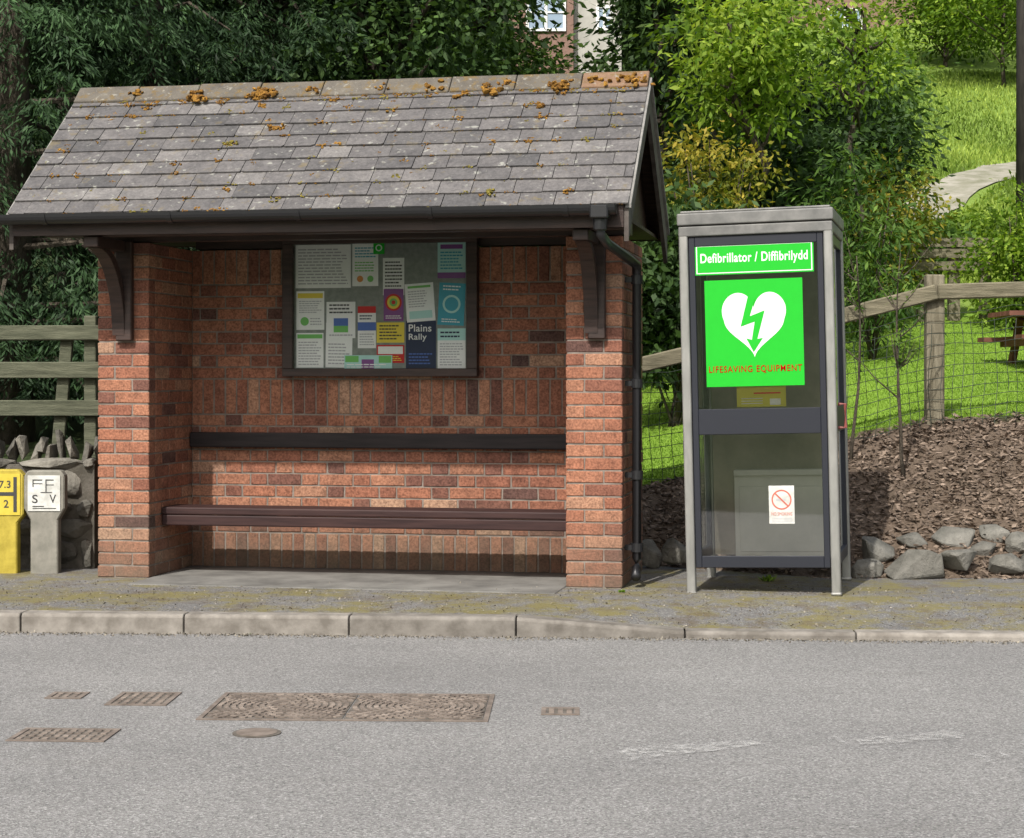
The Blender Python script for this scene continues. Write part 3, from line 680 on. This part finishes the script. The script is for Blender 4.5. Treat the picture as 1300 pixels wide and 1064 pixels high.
# ------------------------------------------------------------ left: stone wall, fence, markers
t=thing('stone_wall','low stone wall with jagged upright coping left of the shelter','stone wall',(0,0,0))
mb=MB(); mb.box(-9,-2.64,11.70,12.0,-.05,.66,1)
z=0
while z<.66:
    h=random.uniform(.12,.22); x=-9
    h=min(h,.70-z)
    if h<.04: break
    while x<-2.66:
        w=random.uniform(.18,.42) ; w=min(w,-2.66-x+.02)
        if w<.05: break
        mb.rock((x+w/2,11.76,z+h/2),w/2*1.02,.115,h/2*1.04,60,0,random.uniform(.2,.8)); x+=w
    z+=h
mb.build('wall_stones',['stone','stonecore'],t,bevel=.008)
mb=MB(); x=-9
while x<-2.68:
    w=random.uniform(.05,.085); h=random.uniform(.17,.29); l=random.uniform(-.05,.05)
    pts=[]
    for k in range(16):
        zz=random.uniform(0,1)**.6; pts.append((x+w/2+random.uniform(-w/2,w/2)*(1.25-zz*.55)+l*zz,11.80+random.uniform(-.12,.12)*(1-zz*.35),.62+zz*h))
    mb.hull(pts,0,random.uniform(.1,.8)); x+=w*1.0
mb.build('coping_stones','stone',t)
t=thing('wooden_fence','mossy post and rail fence above the stone wall','fence',(0,0,0)); Yf=12.3
for (a,b) in ((413,432),(460,480),(508,528)):
    za,zb=CH+(HY-b)/F*Yf,CH+(HY-a)/F*Yf
    mb=MB(); mb.box(-9,-2.62,Yf-.02,Yf+.02,za,zb,j=.004); mb.build('rail','leftfence',t,bevel=.005)
for px in (115,-130,-380,-620):
    x=WX(px,Yf); mb=MB(); mb.box(x-.05,x+.03,Yf+.022,Yf+.10,.2,1.62); mb.build('post','leftfence',t,bevel=.006)
mb=MB(); mb.beam((WX(72,Yf),Yf+.045,.75),(WX(84,Yf),Yf+.045,1.5),.05,.08); mb.build('brace','leftfence',t,bevel=.004)
mY=11.42
t=thing('valve_marker_post','concrete marker post with white sluice valve plate by the stone wall','marker post',(WX(56,mY),mY,0))
mb=MB(); mb.front([(-.085,-.03),(.085,-.03),(.085,.33),(.125,.40),(.125,.60),(.10,.635),(-.10,.635),(-.125,.60),(-.125,.40),(-.085,.33)],0,.09); mb.build('post','concpost',t,bevel=.008)
mb=MB(); mb.box(-.10,.10,-.006,-.001,.385,.605,0)
for (a,b,c,d) in ((-.07,-.064,.535,.58),(-.064,-.01,.574,.58),(-.064,-.01,.553,.557),(.01,.016,.50,.58),(.016,.06,.574,.58),(.016,.06,.545,.549),(-.02,.05,.498,.502),(-.07,.075,.40,.404),(-.07,-.0,.412,.417)): mb.box(a,b,-.0085,-.0065,c,d,1)
pl=mb.build('plate',['dirtywhite','black_ink'],t)
text('lettering','S',.034,.052,(-.055,-.007,.460),'black_ink',pl); text('lettering','V',.040,.052,(.055,-.007,.460),'black_ink',pl)
t=thing('hydrant_marker_post','yellow hydrant marker post cut off by the left edge','marker post',(WX(2,mY),mY,0))
mb=MB(); mb.front([(-.10,-.03),(.095,-.03),(.095,.31),(.135,.36),(.135,.60),(.10,.64),(-.10,.64),(-.135,.60),(-.135,.36),(-.10,.31)],0,.09); mb.build('post','hydyellow',t,bevel=.008)
mb=MB(); mb.box(-.115,.115,-.006,-.001,.36,.615,0)
for (a,b,c,d) in ((-.095,-.075,.38,.595),(.075,.095,.38,.595),(-.075,.075,.480,.502)): mb.box(a,b,-.0085,-.0065,c,d,1)
pl=mb.build('plate',['hydplate','black_ink'],t)
text('lettering','7.3',.070,.045,(.022,-.007,.550),'black_ink',pl); text('lettering','2',.030,.048,(.03,-.007,.430),'black_ink',pl)

# ------------------------------------------------------------ right: fence, mesh, rocks, picnic
FY=13.0
t=thing('wire_fence','timber post and rail fence with wire netting between mulch bed and lawn','fence',(0,0,0))
def ftop(x): return float(np.interp(x,[-.5,.93,2.93,3.6,7],[1.02,1.345,1.865,1.90,1.95]))
for x in (.35,1.75,2.98,4.5,6.0):
    mb=MB(); g=Gf(x,FY); mb.box(x-.065,x+.065,FY+.0,FY+.11,g-.2,ftop(x)+.05 if x!=2.98 else 1.93,j=.006); mb.build('post','post',t,bevel=.012,seg=2)
xs_=[-.4,1.75,2.98,4.5,6.0]
for a,b in zip(xs_[:-1],xs_[1:]):
    mb=MB(); mb.beam((a+.004,FY-.028,ftop(a)-.06),(b-.004,FY-.028,ftop(b)-.06),.05,.11); mb.build('rail','rail',t,bevel=.01)
mb=MB(); x=-.3
def wob(x,z): return (math.sin(x*7+z*9)*.012+math.sin(x*17)*.008)
rws=[i*.075 for i in range(12)]
while x<5.5:
    g=Gf(x,FY-.1)-.02; mb.tube([(x+wob(x,r)*1.2,FY-.065+wob(r,x),g+r) for r in rws[::2]],.0026,3); x+=.075
for r in rws:
    mb.tube([(x,FY-.065+wob(r,x),Gf(x,FY-.1)-.02+r+wob(x*1.3,r)) for x in np.arange(-.3,5.5,.2)],.0026,3)
mb.build('wire_netting','wire',t)
rk=[(826,704,32,36,11.75),(857,700,34,32,11.65),(1112,698,48,34,11.35),(1100,724,40,28,11.2),(1160,720,72,42,11.15),(1156,688,40,22,11.5),(1212,683,54,26,11.5),(1218,712,52,26,11.15),(1246,699,40,22,11.38),(1262,680,42,26,11.55),(1278,716,44,26,11.18),(1296,690,40,30,11.4),(1322,715,50,34,11.2),(1365,705,55,40,11.25)]
on=['first','second','third','fourth','fifth','sixth','seventh','eighth','ninth','tenth','eleventh','twelfth']
right_=sorted(rk[2:],key=lambda r:r[0])
for i,r in enumerate(rk[:2]+right_):
    px,py,w,h,Y=r; s=F/Y; mb=MB(); mb.rock((0,0,0),w/s/2*1.15,w/s/2*.8,h/s/2*1.2,20,0,random.uniform(0,.6))
    o=mb.build('rock','rock',bevel=.006); o.location=W(px,py,Y); 
    lab=('grey rock beside the shelter downpipe' if i==0 else 'grey rock touching the left side of the booth' if i==1 else 'angular grey rock, %s from the left, right of the booth'%on[i-2])
    tag(o,lab,'rock','rocks edging the mulch bed')
n=20000; x=rng.uniform(.6,5,n); y=rng.uniform(11.1,13.05,n); k=y>np.interp(x,[.6,1,1.9,60],[12.1,11.75,11.1,11.07]); x=x[k];y=y[k]; n=len(x)
P=np.stack([x,y,G(x,y)+rng.uniform(-.004,.022,n)],1); D=rng.normal(size=(n,3)); D[:,2]*=.3
o=leaves('bark_mulch',P,D,rng.uniform(.025,.075,n),rng.uniform(.010,.026,n),rng.random(n),'mulch'); tag(o,'brown bark mulch covering the bed behind the booth','mulch',kind='stuff')
n=80000; x=rng.uniform(.3,6.5,n); y=13.05+rng.random(n)**1.4*7.5; P=np.stack([x,y,G(x,y)-.004],1); D=rng.normal(0,.35,(n,3)); D[:,2]=1
pat=.6+.12*np.sin(x*2.1+y)+.08*np.sin(y*5)
o=leaves('lawn_grass',P,D,rng.uniform(.014,.028,n),rng.uniform(.006,.012,n),pat*.65+rng.random(n)*.35,'grass',up=0); tag(o,'short bright green lawn beyond the wire fence','grass',kind='stuff')
PX=[25,27,29,31,33.5,37,42]; PV=[4.6,5.35,6.15,7.3,9.3,12.5,17]
n=60000; y=rng.uniform(20.5,44,n); x=rng.uniform(.13,.33,n)*y; P=np.stack([x,y,G(x,y)-.01],1); D=rng.normal(0,.4,(n,3)); D[:,2]=1
onpath=np.abs(x-np.interp(y,PX,PV))<.72
k=~onpath; x=x[k];y=y[k];P=P[k];D=D[k];n=len(x)
o=leaves('bank_grass',P,D,rng.uniform(.05,.16,n),rng.uniform(.02,.035,n),.55+.25*np.sin(x*1.3+y*.8)+rng.normal(0,.2,n),'bankgrass',up=0); tag(o,'rough grass and weeds on the sunlit bank at right','grass',kind='stuff')
mb=MB(); pts=[(y,float(np.interp(y,PX,PV))) for y in np.arange(26,42,.5)]
vs=[];fs=[]
for y,x in pts:
    for dx in (-.72,-.1,.62): vs.append((x+dx+random.uniform(-.12,.12),y,Gf(x+dx,y)+.02))
for i in range(len(pts)-1):
    for j in range(2): a=i*3+j; fs.append((a,a+1,a+4,a+3))
mb.add(vs,fs); MAT['gravel']=nmat('path_gravel',(.17,.17,.11),(.33,.31,.26),2.5,.95,.6,.02); struct(mb.build('path','gravel'),'stony path climbing the grassy bank at upper right','path')
t=thing('paddock_fence','short timber rail fence far behind the lawn','fence',(0,0,0)); Y=20.6
for px in (1172,1212,1252):
    x=WX(px,Y); g=Gf(x,Y); mb=MB(); mb.box(x-.06,x+.06,Y,Y+.1,g-.1,CH+(HY-302)/F*Y); mb.build('post','post',t)
for py in (308,322,338):
    z=CH+(HY-py)/F*Y; mb=MB(); mb.box(WX(1120,Y),WX(1262,Y),Y-.04,Y-.002,z-.05,z+.05); mb.build('rail','rail',t)
Y=16.2; tx=4.88; g=Gf(tx,Y); t=thing('picnic_table','red brown picnic table on the lawn at the right edge','picnic table',(tx,Y,g))
zt=max(.5,CH+(HY-396)/F*Y-g)
mb=MB()
for i in range(5): mb.box(-.62,.62,-.35+i*.145,-.35+i*.145+.135,zt-.04,zt)
mb.build('tabletop','picnic',t)
for s_ in (-1,1):
    mb=MB(); mb.box(-.62,.62,s_*.62-.12,s_*.62+.12,zt*.58-.04,zt*.58); mb.build('bench_seat','picnic',t)
    for q in (-1,1):
        mb=MB(); mb.beam((s_*.36,q*.25,zt-.04),(s_*.36,q*.62,-.05),.05,.09); mb.build('leg','picnic',t)
    mb=MB(); mb.beam((s_*.41,-.66,zt*.5),(s_*.41,.66,zt*.5),.05,.09); mb.build('cross_beam','picnic',t)
Y=27; x=WX(1301,Y); t=thing('utility_pole','dark wooden utility pole at the top right edge','utility pole',(x,Y,Gf(x,Y)))
mb=MB(); mb.tube([(0,0,-.3),(0,0,4),(0,0,8.5)],[.13,.12,.10],14); mb.build('pole','pole',t,smooth=True)
mb=MB(); mb.box(-.6,.6,-.17,-.1,7.6,7.72); mb.build('crossarm','pole',t)

# ------------------------------------------------------------ vegetation
def broad(name,label,px,Y,z0,h,rx,ry,nclump,per,L,mat,group=None,tr=.12,sig=.3,cat='tree',trunk=True,zc=None,rzz=None,W_=.5,dark=0):
    x=WX(px,Y); g=Gf(x,Y); t=thing(name,label,cat,(x,Y,g),0,group)
    zc=zc if zc is not None else (z0+h)/2; rz=rzz if rzz is not None else (h-z0)/2
    c=unit(rng.normal(size=(nclump,3)))*(rng.random(nclump)**.45)[:,None]
    c=c*np.array([rx,ry,rz])+np.array([0,0,zc])
    cs=rng.normal(.5,.24,nclump)
    ii=np.repeat(np.arange(nclump),per); n=len(ii)
    off=rng.normal(size=(n,3))*np.array([sig,sig,sig*.55])
    P=c[ii]+off; D=off*1.0+rng.normal(0,.25,(n,3)); D[:,2]-=.18
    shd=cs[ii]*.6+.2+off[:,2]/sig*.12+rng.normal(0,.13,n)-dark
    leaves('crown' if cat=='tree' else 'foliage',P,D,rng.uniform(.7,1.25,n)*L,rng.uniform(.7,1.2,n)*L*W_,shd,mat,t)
    mb=MB()
    if trunk:
        top=zc+rz*.4
        bx_=[(random.uniform(-.06,.06)*k,random.uniform(-.06,.06)*k,-.1+(top+.1)*k/5) for k in range(6)]
        mb.tube(bx_,[tr*(1-.14*k) for k in range(6)],10)
        mb.build('trunk','bark',t,smooth=True)
        mb=MB()
        for k in random.sample(range(nclump),min(22,nclump)):
            e=c[k]; zz=max(.15,min(top*.95,e[2]-random.uniform(.3,1.0)*max(.4,rz*.4)))
            p0=Vector((0,0,zz)); p1=Vector(e); mid=(p0+p1)/2+Vector((random.uniform(-.1,.1),random.uniform(-.1,.1),random.uniform(-.05,.2)))
            mb.tube([p0,mid,p1],[tr*.38,tr*.22,tr*.07],6)
        mb.build('limbs','bark',t,smooth=True)
    else:
        for k in range(min(14,nclump)):
            e=c[k]; mb.tube([(random.uniform(-.06,.06),random.uniform(-.06,.06),-.05),tuple(Vector(e)*.5+Vector((0,0,.1))),tuple(e)],[tr*.3,tr*.2,tr*.08],5)
        mb.build('stems','bark',t,smooth=True)
    return t
def conifer(label,px,Y,h,Rr,nb_,per,z0=.6,dark=0):
    x=WX(px,Y); g=Gf(x,Y); t=thing('conifer_tree',label,'tree',(x,Y,g),0,'dark conifers behind the shelter')
    zb=z0+(h-z0)*rng.random(nb_)**1.15; az=rng.uniform(-math.pi,math.pi,nb_); Lb=Rr*(1-(zb-z0)/(h-z0)*.75)*rng.uniform(.65,1.1,nb_)
    cs=rng.normal(.45,.24,nb_); per=int(per*1.5); ii=np.repeat(np.arange(nb_),per); n=len(ii); tt=rng.random(n)**.55
    # leaflets gathered on drooping twigs along each branch
    tw=np.round(tt*11)/11+rng.normal(0,.012,n); tt=np.clip(tw,0,1.02)
    dx,dy=np.cos(az[ii]),np.sin(az[ii]); r=tt*Lb[ii]
    sidej=np.sign(rng.normal(size=n)); run=rng.random(n)
    lat=sidej*run*.30*(1.15-tt*.75)+rng.normal(0,.018,n); dr=-.42*tt**2*Lb[ii]*.6-run**1.3*.26*(.5+.5*tt)-np.abs(rng.normal(0,.03,n))
    P=np.stack([dx*r-dy*lat,dy*r+dx*lat,zb[ii]+.12*tt+dr],1)
    D=np.stack([dx*.4-dy*sidej*.5,dy*.4+dx*sidej*.5,np.full(n,-.6)],1)+rng.normal(0,.25,(n,3))
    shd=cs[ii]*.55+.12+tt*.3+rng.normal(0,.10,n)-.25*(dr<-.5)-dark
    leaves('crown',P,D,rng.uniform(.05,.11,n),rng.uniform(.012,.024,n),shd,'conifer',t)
    mb=MB(); mb.tube([(0,0,-.2),(0,0,h*.5),(0,0,h*.97)],[.2,.12,.02],10); mb.build('trunk','bark',t,smooth=True)
    mb=MB()
    for k in range(0,nb_,4):
        a=az[k]; l=float(Lb[k])*.8; mb.tube([(0,0,zb[k]),(math.cos(a)*l*.5,math.sin(a)*l*.5,zb[k]+.02),(math.cos(a)*l,math.sin(a)*l,zb[k]-.25*l)],[.03,.02,.006],5)
    mb.build('limbs','bark',t)
conifer('tall feathery conifer at the far left edge behind the wooden fence',15,15.2,8.5,2.2,330,190)
conifer('dark conifer behind the left end of the shelter roof',190,16.5,9,2.2,300,180,dark=.08)
conifer('dark conifer behind the middle of the shelter roof',350,17.5,9.5,2.3,300,170,dark=.1)
conifer('dark conifer farther back between the left trees',90,19.5,11,2.6,240,120,dark=.2)
conifer('dark conifer farthest left outside the shelter end',-160,16.5,9,2.3,160,110,dark=.1)
broad('broadleaf_tree','dark leafy tree behind the shelter ridge, left of the far house',490,17.5,1.5,7.5,1.5,1.4,110,150,.10,'darkleaf')
broad('broadleaf_tree','mid green tree drooping in front of the far brick house',608,21,2.0,5.8,.95,1.1,70,130,.10,'midleaf',tr=.1,dark=.1,sig=.25)
broad('broadleaf_tree','dark tree with dense leaves right of the far rendered house',840,20,1.2,8,.62,1.0,90,140,.11,'darkleaf',tr=.16,sig=.22)
broad('broadleaf_tree','low dark tree behind the shelter ridge at its right end',700,18.5,.3,2.5,1.4,.9,64,130,.10,'darkleaf',tr=.08)
broad('lime_tree','bright lime green tree above the booth',950,18.0,2.9,5.2,.78,.8,44,120,.10,'limeleaf',tr=.08,sig=.19,W_=.42,zc=3.1,rzz=.75)
broad('lime_tree','airy lime green tree with gaps showing the far brick house',1090,19.5,2.0,5.2,.8,.8,20,100,.085,'limeleaf',tr=.06,sig=.19,W_=.45,zc=3.1,rzz=1.0)
broad('broadleaf_tree','tall shaded tree with ivy behind the lime green tree',900,23,1.0,9,1.1,1.3,120,150,.12,'darkleaf',tr=.2,sig=.28)
broad('broadleaf_tree','shaded tree behind the booth roof, below the far brick house',1030,24,.5,3.0,1.2,1.2,76,140,.11,'darkleaf',tr=.12)
broad('broadleaf_tree','leafy tree left of the bank path',1100,26,.5,2.6,.6,.8,40,140,.11,'midleaf',tr=.10,dark=.05,sig=.25)
broad('pale_tree','pale green tree at the top right beside the utility pole',1275,41,.2,4.5,2.0,1.5,90,140,.13,'limeleaf',tr=.06,sig=.42,zc=2.7,rzz=2.0,dark=.12)
broad('pale_tree','pale green tree behind the bank, left of the utility pole',1200,45,.2,5,1.5,1.5,80,140,.14,'limeleaf',tr=.06,sig=.42,zc=2.5,rzz=2.3,dark=.2)
broad('golden_shrub','golden yellow shrub behind the gap between shelter and booth',905,17,.9,2.35,.52,.45,26,80,.07,'yellowleaf',tr=.06,sig=.13,cat='shrub',trunk=False,zc=1.85,rzz=.6)
broad('laurel_shrub','dark glossy shrub between the shelter and the booth',855,15.6,.2,1.9,.65,.5,60,110,.10,'darkleaf',tr=.05,sig=.2,cat='shrub',trunk=False)
broad('leafy_shrub','narrow leaved shrub right of the booth behind the fence',1105,17.5,.1,2.0,.5,.5,30,80,.11,'midleaf',tr=.05,sig=.18,cat='shrub',trunk=False,W_=.25)
broad('leafy_shrub','golden green shrub beyond the lawn right of the booth',1110,20.3,.1,1.9,.6,.5,40,100,.08,'yellowleaf',tr=.05,sig=.18,cat='shrub',trunk=False,dark=.1)
broad('leafy_shrub','dark shrub directly behind the booth',985,19.5,.1,2.4,.9,.8,70,110,.11,'darkleaf',tr=.05,sig=.25,cat='shrub',trunk=False)
broad('leafy_shrub','bright shrub at the right edge above the picnic table',1292,20.0,.1,1.5,.45,.5,40,110,.075,'limeleaf',tr=.05,sig=.16,cat='shrub',trunk=False,dark=.15)
broad('leafy_shrub','small fern like shrub at the foot of the bank',1165,23.5,.1,.8,.8,.6,40,100,.10,'midleaf',tr=.05,sig=.18,cat='shrub',trunk=False)
broad('leafy_shrub','bright bush behind the paddock fence',1235,24.5,.1,.7,.8,.6,40,100,.09,'limeleaf',tr=.05,sig=.18,cat='shrub',trunk=False,dark=.2)
def sapling(label,px,py,Y,h,bend,nb):
    x=WX(px,Y); g=Gf(x,Y); t=thing('sapling',label,'young tree',(x,Y,g)); mb=MB()
    P0=[Vector((bend*math.sin(k/8*2.5)*.5+random.uniform(-.008,.008),0,-.05+h*k/8)) for k in range(9)]
    mb.tube(P0,[.014-.0013*k for k in range(9)],6); mb.build('trunk','bark',t,smooth=True)
    mb=MB(); P=[];D=[]
    for i in range(nb):
        k=random.uniform(.45,1)*8; p=P0[int(k)]; a=random.uniform(0,6.28); l=random.uniform(.15,.45)
        e=p+Vector((math.cos(a)*l*.7,math.sin(a)*l*.5,l*.7)); mb.tube([p,(p+e)/2+Vector((0,0,-.02)),e],[.006,.004,.0015],4)
        for q in range(14):
            f=random.random(); P.append(p.lerp(e,f)); D.append((random.gauss(0,1),random.gauss(0,1),random.gauss(-.2,.6)))
    mb.build('twigs','bark',t); n=len(P)
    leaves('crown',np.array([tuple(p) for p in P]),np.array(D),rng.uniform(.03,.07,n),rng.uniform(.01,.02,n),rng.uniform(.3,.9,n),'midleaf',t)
sapling('thin sapling in the mulch bed in front of the fence post',1148,575,12.3,1.55,-.10,16)
sapling('thin sapling close to the right side of the booth',1080,570,12.7,1.45,.12,9)
for px,py,l,s in ((318,805,'tiny green weed growing at the foot of the kerb',.03),(975,738,'small weed under the booth',.05),(790,752,'small weed at the foot of the right brick pier',.02)):
    Y=(CH+(.1 if py>800 else 0))*F/(py-HY); n=60; P=np.zeros((n,3))+rng.normal(0,s*.4,(n,3))*np.array([1,.6,0]); D=rng.normal(0,.6,(n,3)); D[:,2]=1
    t=thing('weed',l,'weed',(WX(px,Y),Y,-.1 if py>800 else 0)); leaves('foliage',P,D,rng.uniform(.5,1,n)*s,.012,rng.uniform(.2,.8,n),'grass',t)
n=90000; y=rng.uniform(30,62,n); r_=rng.uniform(-.36,.36,n); x=r_*y; hh=rng.random(n)*4.5*(1+.5*np.sin(x*.8)*np.sin(y*.5))
clear=(r_>.18)&(y<46)
gap=(np.abs(r_-.032)<.036)&(y<44.5)
gap2=(np.abs(r_-.187)<.045)&(y<53.5)
k=~(clear|gap|gap2); x=x[k];y=y[k];hh=hh[k];r_=r_[k]
cell=np.sin(x*1.9)*np.sin(y*1.7+x)+np.sin(hh*3+x*2)
lt=r_>.14
for sel,mt,lab in ((~lt,'darkleaf','far wooded hillside closing the view behind the shelter'),(lt,'midleaf','far sunlit woodland above the bank at upper right')):
    a,b,h_=x[sel],y[sel],hh[sel]; n=len(a); P=np.stack([a,b,G(a,b)+h_],1)
    o=leaves('woodland',P,rng.normal(size=(n,3))-np.array([0,0,.4]),rng.uniform(.18,.38,n),rng.uniform(.10,.2,n),.45+.2*cell[sel]+rng.normal(0,.15,n),mt); tag(o,lab,'woodland',kind='stuff')

# ------------------------------------------------------------ far houses
def house(label,x0,x1,Y,d,z0,z1,wins,wallm,extra=None):
    t=thing('house',label,'house',((x0+x1)/2,Y,z0)); w=(x1-x0)/2; h=z1-z0
    mb=MB(); mb.box(-w,w,0,d,-2,h); mb.build('wall',wallm,t)
    mb=MB(); mb.extr([(-.4,h),(d/2,h+d*.4),(d+.4,h),(d+.4,h-.1),(d/2,h+d*.4-.15),(-.4,h-.1)],-w-.3,w+.3); mb.build('roof','hroof',t)
    for (cx,cz,ww,wh) in wins:
        cx-=(x0+x1)/2; cz-=z0
        mb=MB(); b=.07
        mb.box(cx-ww/2,cx+ww/2,-.06,-.003,cz-wh/2,cz-wh/2+b); mb.box(cx-ww/2,cx+ww/2,-.06,-.003,cz+wh/2-b,cz+wh/2)
        for q in (-ww/2,-b/2,ww/2-b): mb.box(cx+q,cx+q+b,-.06,-.003,cz-wh/2+b,cz+wh/2-b)
        mb.box(cx-ww/2+b,cx-b/2,-.055,-.004,cz-.02,cz+.02); mb.box(cx+b/2,cx+ww/2-b,-.055,-.004,cz-.02,cz+.02)
        f=mb.build('window','white',t); mb=MB(); mb.box(cx-ww/2+b,cx+ww/2-b,-.03,-.004,cz-wh/2+b,cz+wh/2-b); mb.build('pane','hwin',f)
    return t
Y=44; house('brick house with white window glimpsed above the shelter ridge',WX(560,Y),WX(728,Y),Y,6,6.5,13,[(WX(693,Y),CH+(HY-16)/F*Y,.95,.9)],'hbrick')
house('grey rendered house wing glimpsed above the shelter ridge',WX(729,Y),WX(790,Y),Y+.3,6,6.5,12.6,[(WX(768,Y),CH+(HY-20)/F*Y,.4,.6)],'render')
Y=53; house('brick house with white window glimpsed above the booth',WX(1000,Y),WX(1165,Y),Y,6,8,15,[(WX(1072,Y),CH+(HY-35)/F*Y,1.0,1.1)],'hbrick')

# ------------------------------------------------------------ camera, light, world
cam=bpy.data.cameras.new('Camera'); co=bpy.data.objects.new('Camera',cam); C.objects.link(co)
co.location=(0,0,CH); co.rotation_euler=(R(90),0,0); cam.sensor_width=36; cam.lens=F/1300*36; cam.shift_y=-(532-HY)/1300; cam.clip_end=600
bpy.context.scene.camera=co
EL=47; AZ=22
s=bpy.data.lights.new('Sun','SUN'); s.energy=4.9; s.angle=R(.6); s.color=(1,.96,.895)
so=bpy.data.objects.new('Sun',s); C.objects.link(so); so.rotation_euler=(R(90-EL),0,R(-AZ))
w=bpy.data.worlds.new('World'); bpy.context.scene.world=w; w.use_nodes=True; nt=w.node_tree
sk=nt.nodes.new('ShaderNodeTexSky'); sk.sky_type='NISHITA'; sk.sun_disc=False; sk.sun_elevation=R(EL); sk.sun_rotation=R(180+AZ)
sk.dust_density=4; sk.air_density=1.3; sk.ozone_density=.6
hsn=nt.nodes.new('ShaderNodeHueSaturation'); hsn.inputs['Saturation'].default_value=.6; hsn.inputs['Value'].default_value=1.12
nt.links.new(sk.outputs[0],hsn.inputs['Color'])
bg=nt.nodes['Background']; bg.inputs[1].default_value=.15; nt.links.new(hsn.outputs[0],bg.inputs[0])
sc=bpy.context.scene; sc.view_settings.view_transform='Standard'; sc.view_settings.look='None'; sc.view_settings.exposure=0
